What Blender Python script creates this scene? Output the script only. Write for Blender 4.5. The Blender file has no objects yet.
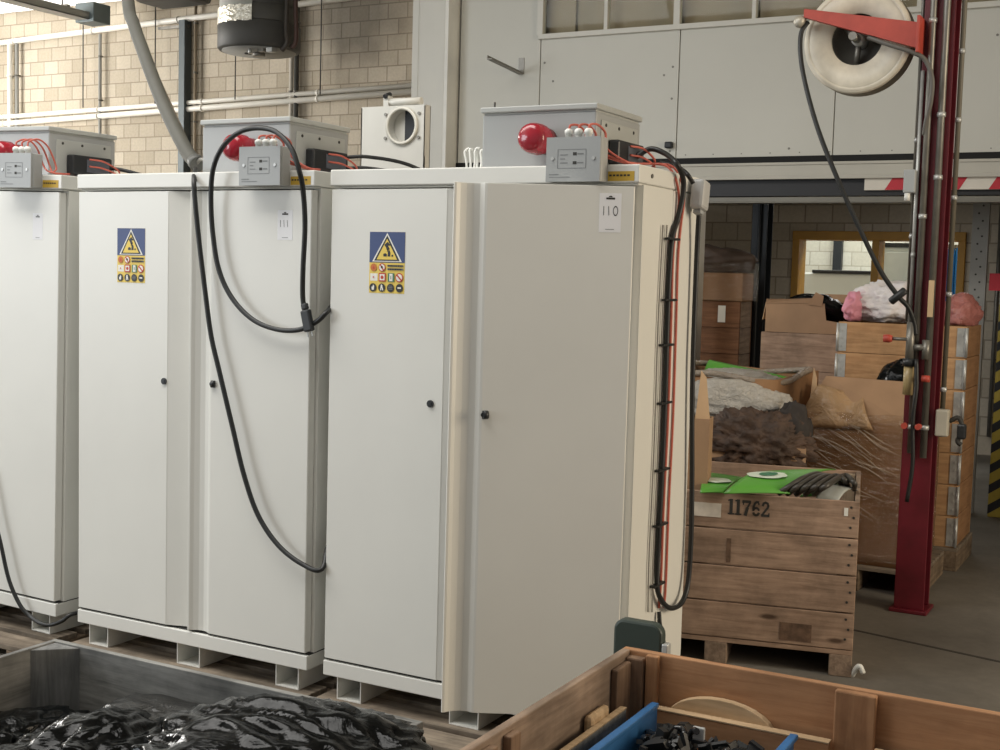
import bpy, bmesh, math, random
from mathutils import Vector, Matrix, noise
random.seed(7)
SC = bpy.context.scene
COL = SC.collection
PI = math.pi

# ------------------------------------------------------------------ camera
F = 1269.6
CAM = Vector((2.768, -3.7828, 1.7374))
YAW, PITCH, ROLL = 0.49653, 0.078713, 0.027397
cy, sy = math.cos(YAW), math.sin(YAW)
r_ = Vector((cy, sy, 0)); f_ = Vector((-sy, cy, 0)); u_ = Vector((0, 0, 1))
cp, sp = math.cos(PITCH), math.sin(PITCH)
FW = f_ * cp - u_ * sp
U2 = u_ * cp + f_ * sp
cr, sr = math.cos(ROLL), math.sin(ROLL)
RT = r_ * cr + U2 * sr
UP = U2 * cr - r_ * sr
cam = bpy.data.cameras.new('camera')
cam.sensor_width = 36; cam.lens = F * 36 / 1000
cam.clip_start = .05
co = bpy.data.objects.new('camera', cam); COL.objects.link(co)
M3 = Matrix((RT, UP, -FW)).transposed()
co.matrix_world = Matrix.Translation(CAM) @ M3.to_4x4()
SC.camera = co

def at(x, y, X=None, Y=None, Z=None):
    """point of the photo's ray on one world plane"""
    d = FW + RT * ((x - 500) / F) + UP * ((375 - y) / F)
    if X is not None: t = (X - CAM.x) / d.x
    elif Y is not None: t = (Y - CAM.y) / d.y
    else: t = (Z - CAM.z) / d.z
    return CAM + d * t

# ------------------------------------------------------------------ materials
def L(c):
    c = c / 255.0
    return c / 12.92 if c <= .04045 else ((c + .055) / 1.055) ** 2.4
def S(r, g, b): return (L(r), L(g), L(b))
MATS = {}
def nt(name):
    m = bpy.data.materials.new(name); m.use_nodes = True
    n = m.node_tree; b = n.nodes['Principled BSDF']
    return m, n, b
def coords(n, scale=(1, 1, 1), rot=(0, 0, 0)):
    tc = n.nodes.new('ShaderNodeTexCoord'); mp = n.nodes.new('ShaderNodeMapping')
    mp.inputs['Scale'].default_value = scale; mp.inputs['Rotation'].default_value = rot
    n.links.new(tc.outputs['Object'], mp.inputs['Vector'])
    return mp.outputs['Vector']
def ntex(n, vec, scale, detail=4, rough=.55, dist=0):
    t = n.nodes.new('ShaderNodeTexNoise')
    t.inputs['Scale'].default_value = scale; t.inputs['Detail'].default_value = detail
    t.inputs['Roughness'].default_value = rough; t.inputs['Distortion'].default_value = dist
    n.links.new(vec, t.inputs['Vector'])
    return t.outputs['Fac']
def ramp(n, fac, stops):
    r = n.nodes.new('ShaderNodeValToRGB')
    while len(r.color_ramp.elements) < len(stops): r.color_ramp.elements.new(.5)
    for e, (p, c) in zip(r.color_ramp.elements, stops):
        e.position = p; e.color = (*c, 1)
    n.links.new(fac, r.inputs['Fac'])
    return r.outputs['Color']
def mix(n, a, b, fac, mode='MIX'):
    m = n.nodes.new('ShaderNodeMix'); m.data_type = 'RGBA'; m.blend_type = mode
    for s, v in ((m.inputs[0], fac), (m.inputs[6], a), (m.inputs[7], b)):
        if hasattr(v, 'links') or hasattr(v, 'is_linked'): n.links.new(v, s)
        elif isinstance(v, tuple): s.default_value = (*v, 1)
        else: s.default_value = v
    return m.outputs[2]
def bumpn(n, b, fac, strength, dist=.01):
    bp = n.nodes.new('ShaderNodeBump'); bp.inputs['Strength'].default_value = strength
    bp.inputs['Distance'].default_value = dist
    n.links.new(fac, bp.inputs['Height']); n.links.new(bp.outputs['Normal'], b.inputs['Normal'])
def mul(c, k): return tuple(min(1, x * k) for x in c)

def mat(name, col, rough=.5, metal=0, var=.07, scale=5, bump=0, bscale=40, bdist=.004, stretch=(1, 1, 1), coat=0, spec=.5):
    if name in MATS: return MATS[name]
    m, n, b = nt(name)
    v = coords(n, stretch)
    f = ntex(n, v, scale)
    c = ramp(n, f, [(.3, mul(col, 1 - var)), (.7, mul(col, 1 + var))])
    n.links.new(c, b.inputs['Base Color'])
    b.inputs['Roughness'].default_value = rough; b.inputs['Metallic'].default_value = metal
    b.inputs['Specular IOR Level'].default_value = spec
    if coat: b.inputs['Coat Weight'].default_value = coat
    if bump: bumpn(n, b, ntex(n, v, bscale, 3), bump, bdist)
    MATS[name] = m
    return m
def wood(name, dark, light, axis='x', rough=.75, knots=True, stain=.5):
    if name in MATS: return MATS[name]
    m, n, b = nt(name)
    st = {'x': (1.2, 14, 14), 'y': (14, 1.2, 14), 'z': (14, 14, 1.2)}[axis]
    v = coords(n, st)
    g = ntex(n, v, 3.2, 6, .62, .4)
    c = ramp(n, g, [(.28, dark), (.5, tuple((a + d) / 2 for a, d in zip(dark, light))), (.72, light)])
    v2 = coords(n, (1, 1, 1))
    s = ntex(n, v2, 4.5, 5, .6)
    k = ramp(n, s, [(.35, (1 - stain,) * 3), (.6, (1, 1, 1))])
    c = mix(n, c, k, 1.0, 'MULTIPLY')
    if knots:
        vo = n.nodes.new('ShaderNodeTexVoronoi'); vo.inputs['Scale'].default_value = 1.0
        sk = {'x': (2.2, 7, 7), 'y': (7, 2.2, 7), 'z': (7, 7, 2.2)}[axis]
        n.links.new(coords(n, sk), vo.inputs['Vector'])
        kk = ramp(n, vo.outputs['Distance'], [(.05, mul(dark, .45)), (.11, (1, 1, 1))])
        c = mix(n, c, kk, .8, 'MULTIPLY')
    n.links.new(c, b.inputs['Base Color']); b.inputs['Roughness'].default_value = rough
    b.inputs['Specular IOR Level'].default_value = .3
    bumpn(n, b, g, .35, .003)
    MATS[name] = m
    return m
def wall_blocks(name, c1, c2, mortar, dark_spot=None):
    m, n, b = nt(name)
    tc = n.nodes.new('ShaderNodeTexCoord'); sx = n.nodes.new('ShaderNodeSeparateXYZ'); cb = n.nodes.new('ShaderNodeCombineXYZ')
    n.links.new(tc.outputs['Object'], sx.inputs[0])
    ad = n.nodes.new('ShaderNodeMath'); ad.operation = 'ADD'; n.links.new(sx.outputs['X'], ad.inputs[0]); n.links.new(sx.outputs['Y'], ad.inputs[1])
    n.links.new(ad.outputs[0], cb.inputs['X']); n.links.new(sx.outputs['Z'], cb.inputs['Y'])
    br = n.nodes.new('ShaderNodeTexBrick')
    br.inputs['Scale'].default_value = 1; br.inputs['Brick Width'].default_value = .3; br.inputs['Row Height'].default_value = .2
    br.inputs['Mortar Size'].default_value = .009; br.inputs['Mortar Smooth'].default_value = .25; br.offset = .45
    br.inputs['Color1'].default_value = (*c1, 1); br.inputs['Color2'].default_value = (*c2, 1); br.inputs['Mortar'].default_value = (*mortar, 1)
    n.links.new(cb.outputs[0], br.inputs['Vector'])
    f = ntex(n, tc.outputs['Object'], 30, 4)
    c = mix(n, br.outputs['Color'], ramp(n, f, [(.3, (.86, .86, .86)), (.7, (1, 1, 1))]), 1.0, 'MULTIPLY')
    f2 = ntex(n, tc.outputs['Object'], .9, 4)
    c = mix(n, c, ramp(n, f2, [(.3, (.86, .85, .84)), (.7, (1, 1, 1))]), 1.0, 'MULTIPLY')
    if dark_spot:   # darkens the blocks around one point, with a noisy edge
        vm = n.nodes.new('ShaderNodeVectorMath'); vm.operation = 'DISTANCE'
        vm.inputs[1].default_value = dark_spot
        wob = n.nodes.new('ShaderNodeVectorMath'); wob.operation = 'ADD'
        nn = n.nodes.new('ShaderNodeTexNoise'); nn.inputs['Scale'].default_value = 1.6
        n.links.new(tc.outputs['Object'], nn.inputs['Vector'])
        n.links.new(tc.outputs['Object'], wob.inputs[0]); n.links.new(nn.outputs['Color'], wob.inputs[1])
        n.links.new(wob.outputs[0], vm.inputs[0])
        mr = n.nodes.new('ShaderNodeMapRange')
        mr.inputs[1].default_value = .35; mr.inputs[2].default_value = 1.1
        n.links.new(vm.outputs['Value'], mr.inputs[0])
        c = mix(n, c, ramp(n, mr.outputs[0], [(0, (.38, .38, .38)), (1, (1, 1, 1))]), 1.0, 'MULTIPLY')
    n.links.new(c, b.inputs['Base Color']); b.inputs['Roughness'].default_value = .9
    bumpn(n, b, br.outputs['Fac'], -.5, .01)
    return m
def film(name, tint=(.9, .88, .85), clear=.72, rough=.12, milk=.25):
    m, n, b = nt(name)
    n.nodes.remove(b)
    out = [x for x in n.nodes if x.type == 'OUTPUT_MATERIAL'][0]
    tr = n.nodes.new('ShaderNodeBsdfTransparent'); tr.inputs['Color'].default_value = (*tint, 1)
    gl = n.nodes.new('ShaderNodeBsdfGlossy'); gl.inputs['Roughness'].default_value = rough
    di = n.nodes.new('ShaderNodeBsdfDiffuse'); di.inputs['Color'].default_value = (*tint, 1)
    v = coords(n, (2, 2, 13), (.5, .3, 0))
    h = ntex(n, v, 3.5, 4, .6, 1.2)
    bp = n.nodes.new('ShaderNodeBump'); bp.inputs['Strength'].default_value = 1.0; bp.inputs['Distance'].default_value = .08
    n.links.new(h, bp.inputs['Height']); n.links.new(bp.outputs[0], gl.inputs['Normal'])
    m1 = n.nodes.new('ShaderNodeMixShader'); m1.inputs[0].default_value = milk
    n.links.new(gl.outputs[0], m1.inputs[1]); n.links.new(di.outputs[0], m1.inputs[2])
    m2 = n.nodes.new('ShaderNodeMixShader'); m2.inputs[0].default_value = clear
    n.links.new(m1.outputs[0], m2.inputs[1]); n.links.new(tr.outputs[0], m2.inputs[2])
    n.links.new(m2.outputs[0], out.inputs['Surface'])
    return m
def glass(name):
    m, n, b = nt(name); n.nodes.remove(b)
    out = [x for x in n.nodes if x.type == 'OUTPUT_MATERIAL'][0]
    tr = n.nodes.new('ShaderNodeBsdfTransparent'); tr.inputs['Color'].default_value = (.93, .95, .94, 1)
    gl = n.nodes.new('ShaderNodeBsdfGlossy'); gl.inputs['Roughness'].default_value = .03
    mx = n.nodes.new('ShaderNodeMixShader'); mx.inputs[0].default_value = .008
    n.links.new(tr.outputs[0], mx.inputs[1]); n.links.new(gl.outputs[0], mx.inputs[2]); n.links.new(mx.outputs[0], out.inputs['Surface'])
    return m
def crinkle(name, col, rough, scale, strength, spec=.6):
    m, n, b = nt(name)
    v = coords(n, (1, 1, 1))
    f = ntex(n, v, scale, 5, .6, 2.0)
    b.inputs['Base Color'].default_value = (*col, 1); b.inputs['Roughness'].default_value = rough
    b.inputs['Specular IOR Level'].default_value = spec
    bumpn(n, b, f, strength, .03)
    return m

CAB = mat('cabinet_paint', S(223, 222, 215), .38, 0, .025, 2.2, .05, 60, .001)
CABIN = mat('cabinet_inner_paint', S(205, 202, 192), .5, 0, .03, 3)
DARKGAP = mat('shadow_gap_rubber', S(40, 38, 34), .8)
GREYMET = mat('light_grey_steel', S(158, 160, 159), .42, 0, .03, 3, .04, 90, .001)
GREYPL = mat('grey_plastic', S(165, 168, 168), .5, 0, .03, 6)
LIDG = mat('lid_grey_steel', S(170, 172, 168), .4, 0, .03, 3)
BLACK = mat('black_rubber', S(30, 31, 31), .45, 0, .1, 12)
BLACKP = mat('black_plastic', S(36, 38, 40), .4, 0, .1, 9)
REDLENS = mat('red_beacon_lens', S(158, 30, 46), .2, 0, .12, 20, coat=.4)
REDB = mat('red_beacon_base', S(130, 44, 50), .45, 0, .08, 8)
REDW = mat('red_wire', S(190, 96, 80), .5, 0, .1, 20)
GREYW = mat('grey_conduit', S(150, 146, 140), .45, 0, .08, 12)
WHITEP = mat('white_plastic', S(228, 228, 222), .4, 0, .04, 10)
YELST = mat('yellow_sticker', S(196, 160, 60), .6, 0, .12, 14)
INK = mat('dark_ink', S(52, 50, 46), .7, 0, .1, 20)
GREYINK = mat('grey_ink', S(120, 122, 122), .7, 0, .1, 20)
PAPER = mat('white_paper', S(236, 236, 238), .7, 0, .02, 6)
SBLUE = mat('sign_blue', S(62, 78, 122), .5, 0, .05, 8)
SYEL = mat('sign_yellow', S(232, 202, 92), .5, 0, .05, 8)
SBLK = mat('sign_black', S(34, 36, 40), .5, 0, .05, 8)
SWHT = mat('sign_white', S(236, 234, 224), .5, 0, .03, 8)
SRED = mat('sign_red', S(192, 62, 44), .5, 0, .05, 8)
SORG = mat('sign_orange', S(196, 112, 48), .5, 0, .05, 8)
SGRN = mat('sign_green', S(66, 120, 90), .5, 0, .05, 8)
STEEL = mat('galvanised_steel', S(188, 189, 186), .42, .45, .18, 18, .1, 60, .001)
STEELD = mat('dull_steel_pipe', S(128, 125, 118), .42, .6, .2, 9)
FOIL = mat('aluminium_foil', S(225, 220, 205), .3, .8, .12, 16, .8, 28, .02)
REDPOST = mat('dark_red_paint', S(96, 20, 32), .45, 0, .25, 7, .1, 30, .002)
REDARM = mat('orange_red_paint', S(178, 70, 56), .5, 0, .14, 9)
REELW = mat('reel_white_paint', S(216, 208, 190), .45, 0, .14, 9)
DGREY = mat('dark_grey_drum', S(74, 73, 70), .6, 0, .08, 6)
MGREY = mat('duct_grey', S(150, 149, 144), .55, 0, .06, 4)
PANEL = mat('grey_wall_panel', S(200, 199, 190), .5, 0, .03, 1.5)
PANELT = mat('panel_trim', S(205, 203, 194), .45, 0, .03, 3)
BEAMG = mat('beam_grey', S(186, 183, 172), .5, 0, .05, 3)
DARKST = mat('dark_shutter', S(28, 28, 31), .5, 0, .12, 6)
POSTBL = mat('blue_black_steel', S(26, 31, 36), .5, 0, .1, 5)
HAZY = mat('hazard_yellow', S(170, 150, 62), .55, 0, .1, 8)
HAZR = mat('hazard_red', S(186, 36, 50), .5, 0, .06, 8)
HAZW = mat('hazard_white', S(216, 210, 198), .5, 0, .05, 8)
OCHRE = mat('ochre_frame_paint', S(190, 140, 48), .5, 0, .08, 6)
BLIND = mat('tan_blind', S(160, 142, 116), .8, 0, .04, 5)
CARD = mat('brown_cardboard', S(162, 130, 100), .8, 0, .1, 5, .1, 40, .003)
CARDL = mat('pale_cardboard', S(206, 172, 134), .8, 0, .08, 6)
CARDD = mat('dark_kraft_paper', S(74, 56, 44), .7, 0, .5, 10, .6, 18, .02)
GREENP = mat('bright_green_plastic', S(92, 160, 62), .35, 0, .06, 5)
GREEND = mat('dark_green_plastic', S(52, 62, 56), .5, 0, .06, 5)
BLUEP = mat('blue_plastic', S(52, 104, 156), .42, 0, .16, 12, .1, 30, .002)
BLUESH = mat('blue_tarpaulin', S(40, 130, 205), .45, 0, .12, 9)
MACH = mat('white_machine', S(222, 226, 226), .4, 0, .04, 3)
BAGB = crinkle('black_bag_film', S(9, 11, 12), .1, 7, .2, .16)
BAGG = crinkle('grey_clear_bag_film', S(44, 44, 43), .22, 7, .35, .35)
BAGW = crinkle('white_bag_film', S(232, 226, 224), .4, 11, .6)
BAGP = crinkle('pink_bag_film', S(226, 150, 168), .4, 11, .6)
BAGR = crinkle('dusky_pink_film', S(176, 112, 106), .35, 9, .6)
BUBBLE = crinkle('bubble_wrap', S(186, 180, 170), .3, 30, .8)
FILM = film('stretch_film', (.96, .9, .82), .76, .14, .0)
GLASS = glass('window_glass')
WOODO = wood('orange_pine', S(158, 114, 80), S(188, 144, 106), 'x', stain=.25)
WOODOZ = wood('orange_pine_upright', S(148, 106, 74), S(182, 138, 100), 'z', stain=.35)
WOODW = wood('weathered_boards', S(122, 102, 86), S(166, 144, 124), 'y', stain=.4)
WOODWX = wood('weathered_planks', S(140, 114, 94), S(190, 160, 136), 'x', stain=.4)
WOODWZ = wood('weathered_posts', S(108, 84, 66), S(150, 122, 98), 'z', stain=.4)
WOODL = wood('pale_board_edge', S(170, 142, 108), S(208, 180, 144), 'x', stain=.2, knots=False)
WOODP = wood('raw_pine', S(170, 128, 90), S(206, 164, 120), 'x', stain=.3)
WOODPY = wood('raw_pine_side', S(140, 102, 70), S(170, 130, 94), 'y', stain=.25)
WOODG = wood('grey_plywood', S(112, 112, 109), S(164, 163, 158), 'x', stain=.5, knots=False)
WOODGY = wood('grey_plywood_side', S(100, 100, 97), S(150, 148, 144), 'y', stain=.45, knots=False)
WOODGZ = wood('grey_plywood_post', S(98, 99, 98), S(146, 146, 144), 'z', stain=.4, knots=False)
WOODPAL = wood('pallet_boards', S(104, 92, 80), S(158, 144, 126), 'x', stain=.5)
WOODPALY = wood('pallet_bearers', S(100, 84, 68), S(150, 130, 108), 'y', stain=.5)

# ------------------------------------------------------------------ mesh builder
class MB:
    def __init__(self): self.v = []; self.f = []; self.m = []; self.s = []
    def add(self, vs, fs, m=0, smooth=False):
        o = len(self.v); self.v += [Vector(p) for p in vs]
        for f in fs: self.f.append([i + o for i in f]); self.m.append(m); self.s.append(smooth)
        return self
    def box(self, x0, x1, y0, y1, z0, z1, m=0, T=None):
        vs = [Vector((x, y, z)) for z in (z0, z1) for y in (y0, y1) for x in (x0, x1)]
        if T: vs = [T @ v for v in vs]
        return self.add(vs, [(0, 2, 3, 1), (4, 5, 7, 6), (0, 1, 5, 4), (2, 6, 7, 3), (0, 4, 6, 2), (1, 3, 7, 5)], m)
    def prism(self, poly, d, m=0, smooth=False):
        """poly: list of 3-D points (planar), d: extrusion vector"""
        n = len(poly); d = Vector(d); p = [Vector(q) for q in poly]
        return self.add(p + [q + d for q in p], [tuple(range(n - 1, -1, -1)), tuple(range(n, 2 * n))] +
                        [(i, (i + 1) % n, (i + 1) % n + n, i + n) for i in range(n)], m, smooth)
    def poly(self, pts, m=0): return self.add(pts, [tuple(range(len(pts)))], m)
    def tube(self, pts, r, n=8, m=0, caps=True):
        pts = [Vector(p) for p in pts]; k = len(pts); rr = r if isinstance(r, (list, tuple)) else [r] * k
        t0 = (pts[1] - pts[0]).normalized()
        a = t0.orthogonal().normalized(); vs = []
        for i in range(k):
            t = (pts[min(i + 1, k - 1)] - pts[max(i - 1, 0)]).normalized()
            a = (a - t * a.dot(t)).normalized(); b = t.cross(a)
            for j in range(n):
                th = 2 * PI * j / n; vs.append(pts[i] + (a * math.cos(th) + b * math.sin(th)) * rr[i])
        fs = [(i * n + j, i * n + (j + 1) % n, (i + 1) * n + (j + 1) % n, (i + 1) * n + j) for i in range(k - 1) for j in range(n)]
        self.add(vs, fs, m, True)
        if caps:
            o = len(self.v) - len(vs)
            self.f += [[o + j for j in range(n - 1, -1, -1)], [o + (k - 1) * n + j for j in range(n)]]; self.m += [m, m]; self.s += [False, False]
        return self
    def cyl(self, p0, p1, r, n=16, m=0, r1=None):
        return self.tube([p0, p1], [r, r if r1 is None else r1], n, m)
    def lathe(self, prof, c, axis, n=32, m=0, smooth=True, closed=False):
        """prof: (radius, height) along axis from c"""
        ax = Vector(axis).normalized(); a = ax.orthogonal().normalized(); b = ax.cross(a); c = Vector(c)
        vs = [c + ax * h + (a * math.cos(2 * PI * j / n) + b * math.sin(2 * PI * j / n)) * r for r, h in prof for j in range(n)]
        k = len(prof); rng = range(k if closed else k - 1)
        fs = [(i * n + j, i * n + (j + 1) % n, ((i + 1) % k) * n + (j + 1) % n, ((i + 1) % k) * n + j) for i in rng for j in range(n)]
        return self.add(vs, fs, m, smooth)
    def stroke(self, pts, w, mp, m=0):
        """2-D polyline of width w mapped by mp(u,v) to 3-D"""
        for (x0, y0), (x1, y1) in zip(pts, pts[1:]):
            dx, dy = x1 - x0, y1 - y0; l = math.hypot(dx, dy) or 1; nx, ny = -dy / l * w / 2, dx / l * w / 2
            ex, ey = dx / l * w * .25, dy / l * w * .25
            self.poly([mp(x0 + nx - ex, y0 + ny - ey), mp(x0 - nx - ex, y0 - ny - ey), mp(x1 - nx + ex, y1 - ny + ey), mp(x1 + nx + ex, y1 + ny + ey)], m)
        return self
    def build(self, name, mats, parent=None, bevel=0, loc=None, rotz=0, auto=True):
        me = bpy.data.meshes.new(name)
        off = Vector(loc) if loc is not None else Vector()
        me.from_pydata([v for v in self.v], [], self.f); me.update()
        if not isinstance(mats, (list, tuple)): mats = [mats]
        for m in mats: me.materials.append(m)
        for p, mi, s in zip(me.polygons, self.m, self.s): p.material_index = mi; p.use_smooth = s
        bm = bmesh.new(); bm.from_mesh(me); bmesh.ops.recalc_face_normals(bm, faces=bm.faces); bm.to_mesh(me); bm.free()
        o = bpy.data.objects.new(name, me); COL.objects.link(o)
        o.location = off; o.rotation_euler = (0, 0, rotz)
        if parent: o.parent = parent
        if bevel:
            md = o.modifiers.new('bevel', 'BEVEL'); md.width = bevel; md.segments = 2; md.limit_method = 'ANGLE'; md.angle_limit = .7
        return o
def centre(o):
    """move a single-mesh thing's origin to its base"""
    vs = o.data.vertices
    xs = [v.co.x for v in vs]; ys = [v.co.y for v in vs]; zs = [v.co.z for v in vs]
    c = Vector(((min(xs) + max(xs)) / 2, (min(ys) + max(ys)) / 2, min(zs)))
    o.data.transform(Matrix.Translation(-c)); o.location = o.location + c
    return o
def tag(o, label, cat, group=None, kind=None):
    o['label'] = label; o['category'] = cat
    if group: o['group'] = group
    if kind: o['kind'] = kind
    return o
def thing(name, label, cat, loc=(0, 0, 0), rotz=0, group=None):
    o = bpy.data.objects.new(name, None); COL.objects.link(o); o.empty_display_size = .1
    o.location = loc; o.rotation_euler = (0, 0, rotz)
    return tag(o, label, cat, group)
def struct(o): o['kind'] = 'structure'; return o
def spline(pts, k=8):
    pts = [Vector(p) for p in pts]; out = []
    q = [pts[0] * 2 - pts[1]] + pts + [pts[-1] * 2 - pts[-2]]
    for i in range(1, len(q) - 2):
        a, b, c, d = q[i - 1:i + 3]
        for j in range(k):
            t = j / k
            out.append(.5 * ((2 * b) + (c - a) * t + (2 * a - 5 * b + 4 * c - d) * t * t + (3 * b - a - 3 * c + d) * t ** 3))
    out.append(pts[-1]); return out
def smooth_all(o):
    for p in o.data.polygons: p.use_smooth = True
def lump(name, c, size, seed, m, amp=.22, freq=2.2, sub=5, floor=None, parent=None, ridge=.5, box=None, power=2.0, fold=None):
    """crumpled soft thing: a squashed sphere with ridged folds"""
    bm = bmesh.new(); bmesh.ops.create_icosphere(bm, subdivisions=sub, radius=1)
    c = Vector(c); off = Vector((seed * 3.7, seed * 1.3, seed * 5.1))
    for v in bm.verts:
        n = v.co.normalized()
        if power != 2.0:
            k = (abs(n.x) ** power + abs(n.y) ** power + abs(n.z) ** power) ** (-1 / power); base = n * k
        else: base = n.copy()
        p = n * freq + off
        d = noise.noise(p) * .6 + (abs(noise.noise(p * 1.9 + Vector((5, 1, 2)))) - .25) * -ridge * 1.3 + (abs(noise.noise(p * 4.3)) - .25) * -ridge * .5 + noise.noise(p * 9) * .08
        if fold: d += (abs(noise.noise(Vector((n.x * fold[0], n.y * fold[1], n.z * fold[2])) + off + Vector((noise.noise(p * 1.5) * .6,) * 3))) - .22) * -fold[3]
        q = base * (1 + amp * d)
        w = c + Vector((q.x * size[0], q.y * size[1], q.z * size[2]))
        if box:
            w.x = min(max(w.x, box[0]), box[1]); w.y = min(max(w.y, box[2]), box[3])
        if floor is not None and w.z < floor: w.z = floor
        v.co = w
    me = bpy.data.meshes.new(name); bm.to_mesh(me); bm.free(); me.materials.append(m)
    for p in me.polygons: p.use_smooth = True
    o = bpy.data.objects.new(name, me); COL.objects.link(o)
    if parent: o.parent = parent
    else: centre(o)
    return o
def patch(name, c4, m, bulge=.03, th=.004, parent=None, nx=10, ny=6, wav=0, seed=0):
    """bent sheet through four corners (p00,p10,p11,p01)"""
    a, b, c, d = [Vector(p) for p in c4]
    nrm = (b - a).cross(d - a).normalized()
    if nrm.z < 0: nrm = -nrm
    vs = []
    for j in range(ny + 1):
        for i in range(nx + 1):
            u, v = i / nx, j / ny
            p = a * (1 - u) * (1 - v) + b * u * (1 - v) + c * u * v + d * (1 - u) * v
            p += nrm * bulge * (4 * v * (1 - v) + .4 * u * (1 - u))
            if wav: p += nrm * wav * noise.noise(p * 9 + Vector((seed, 0, 0)))
            vs.append(p)
    fs = [(j * (nx + 1) + i, j * (nx + 1) + i + 1, (j + 1) * (nx + 1) + i + 1, (j + 1) * (nx + 1) + i) for j in range(ny) for i in range(nx)]
    mb = MB(); mb.add(vs, fs, 0, True); o = mb.build(name, m, parent)
    md = o.modifiers.new('thickness', 'SOLIDIFY'); md.thickness = th
    return o

# ------------------------------------------------------------------ the setting
def concrete():
    m, n, b = nt('concrete_floor')
    v = coords(n)
    f = ntex(n, v, 1.3, 6, .6); f2 = ntex(n, v, 22, 4, .6)
    c = ramp(n, f, [(.3, S(94, 89, 81)), (.7, S(126, 120, 110))])
    c = mix(n, c, ramp(n, f2, [(.3, (.85, .85, .85)), (.7, (1, 1, 1))]), 1.0, 'MULTIPLY')
    n.links.new(c, b.inputs['Base Color']); b.inputs['Roughness'].default_value = .7
    bumpn(n, b, f2, .15, .004)
    return m
struct(MB().box(-16, 5.2, -7, 15, -.12, 0).build('floor', concrete()))
struct(MB().box(1.25, 5.2, -.012, .012, 0, .0015, T=Matrix.Translation((0, 2.92, 0)) @ Matrix.Rotation(-.22, 4, 'Z')).build('trim_1', mat('floor_joint', S(52, 48, 44), .9)))
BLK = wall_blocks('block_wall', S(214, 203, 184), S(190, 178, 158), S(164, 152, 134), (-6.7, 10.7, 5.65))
wx0, wx1, wz0, wz1 = -1.15, .67, 1.2, 2.29
wb = MB()
wb.box(-16, wx0, 10.2, 10.45, 0, 5.6).box(wx1, 5.2, 10.2, 10.45, 0, 5.6).box(wx0, wx1, 10.2, 10.45, 0, wz0).box(wx0, wx1, 10.2, 10.45, wz1, 5.6)
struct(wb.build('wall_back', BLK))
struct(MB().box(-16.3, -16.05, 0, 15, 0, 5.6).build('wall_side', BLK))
# roof: ribbed steel deck on beams
rf = MB()
for i in range(53):
    x = -16 + i * .4
    rf.box(x, x + .2, -7, 15, 5.62, 5.66).box(x + .2, x + .4, -7, 15, 5.58, 5.62)
rf.box(-16, 5.2, -7, 15, 5.66, 5.7)
struct(rf.build('ceiling', mat('roof_deck', S(214, 210, 200), .55, .1, .05, 2)))
struct(MB().box(5.2, 5.4, 3.0, 15, 0, 5.6).build('wall_right', mat('plain_grey_wall', S(150, 147, 138), .8)))  # unseen side wall, added to keep the store dim

# mezzanine office: grey panel front over the store, with its windows
MZ = 5.5
pm = MB(); g = .004
js = [-2.72, -1.97, -.779, .421, 1.62, 2.82, 4.02, 5.2]
pm.box(js[0], js[1] - g, MZ, MZ + .05, 2.665, 5.6)
for a, b in zip(js[1:], js[2:]): pm.box(a + g, b - g, MZ, MZ + .05, 2.665, 3.66)
pm.box(js[1], 5.2, MZ, MZ + .05, 4.75, 5.6)
pm.box(-2.72, 5.2, MZ + .02, MZ + .04, 2.67, 3.6)
struct(pm.build('wall_front', PANEL, bevel=.002))
sc_ = MB()
for x, z in ((-1.85, 3.3), (-.9, 3.3), (-.83, 3.36), (-.83, 3.12), (.3, 3.45), (1.5, 3.45), (1.9, 3.1), (-1.93, 3.45), (-.83, 2.72), (.1, 2.72)):
    sc_.cyl((x, MZ - .003, z), (x, MZ, z), .009, 8)
for k in range(26): sc_.cyl((-.7 + k * .22, MZ - .003, 2.69), (-.7 + k * .22, MZ, 2.69), .005, 6)
struct(sc_.build('trim_2', mat('screw_heads', S(120, 118, 110), .5, .4)))
struct(MB().box(-.86, -.8, MZ - .05, MZ, 2.74, 2.79).build('trim_3', POSTBL, bevel=.01))
struct(MB().box(-2.72, 5.2, MZ + .06, 10.2, 2.68, 2.84).build('ceiling_store', mat('mezzanine_slab', S(150, 144, 132), .8)))
struct(MB().box(-3.1, -2.95, MZ + .1, 10.2, 0, 2.68).build('wall_left', BLK))  # unseen wall behind the cabinets, added to darken the store
win = struct(thing('window_1', 'window', 'window')) ; del win['category']; del win['label']
fr = MB()
fr.box(-1.985, 5.2, MZ - .03, MZ + .04, 3.635, 3.675).box(-1.985, 5.2, MZ - .03, MZ + .04, 4.72, 4.76)
for i, x in enumerate((-1.97, -1.394, -.805, -.2, .39, .98, 1.57, 2.16, 2.75, 3.34, 3.93, 4.52)):
    w = .026 if i % 2 == 0 else .016
    fr.box(x - w, x + w, MZ - .028, MZ + .03, 3.66, 4.74)
fr.build('window_frame', PANELT, win, bevel=.003)
MB().box(-1.96, 5.2, MZ + .0, MZ + .006, 3.67, 4.73).build('window_pane', GLASS, win)
bl = MB()
for i, x in enumerate((-1.94, -1.69, -.78, -.19, .4, 1.0, 1.6, 2.2, 2.8, 3.4, 4.0, 4.6)):
    e = x + (.23 if i == 0 else .87 if i == 1 else .57)
    bl.box(x, e, MZ + .09 + .01 * (i % 2), MZ + .1 + .01 * (i % 2), 3.6, 4.75)
bl.build('window_blind', BLIND, win)
struct(MB().box(-2.72, 5.2, MZ + .13, MZ + .2, 2.84, 5.58).build('wall_office', mat('office_wall', S(150, 136, 116), .8)))

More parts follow.
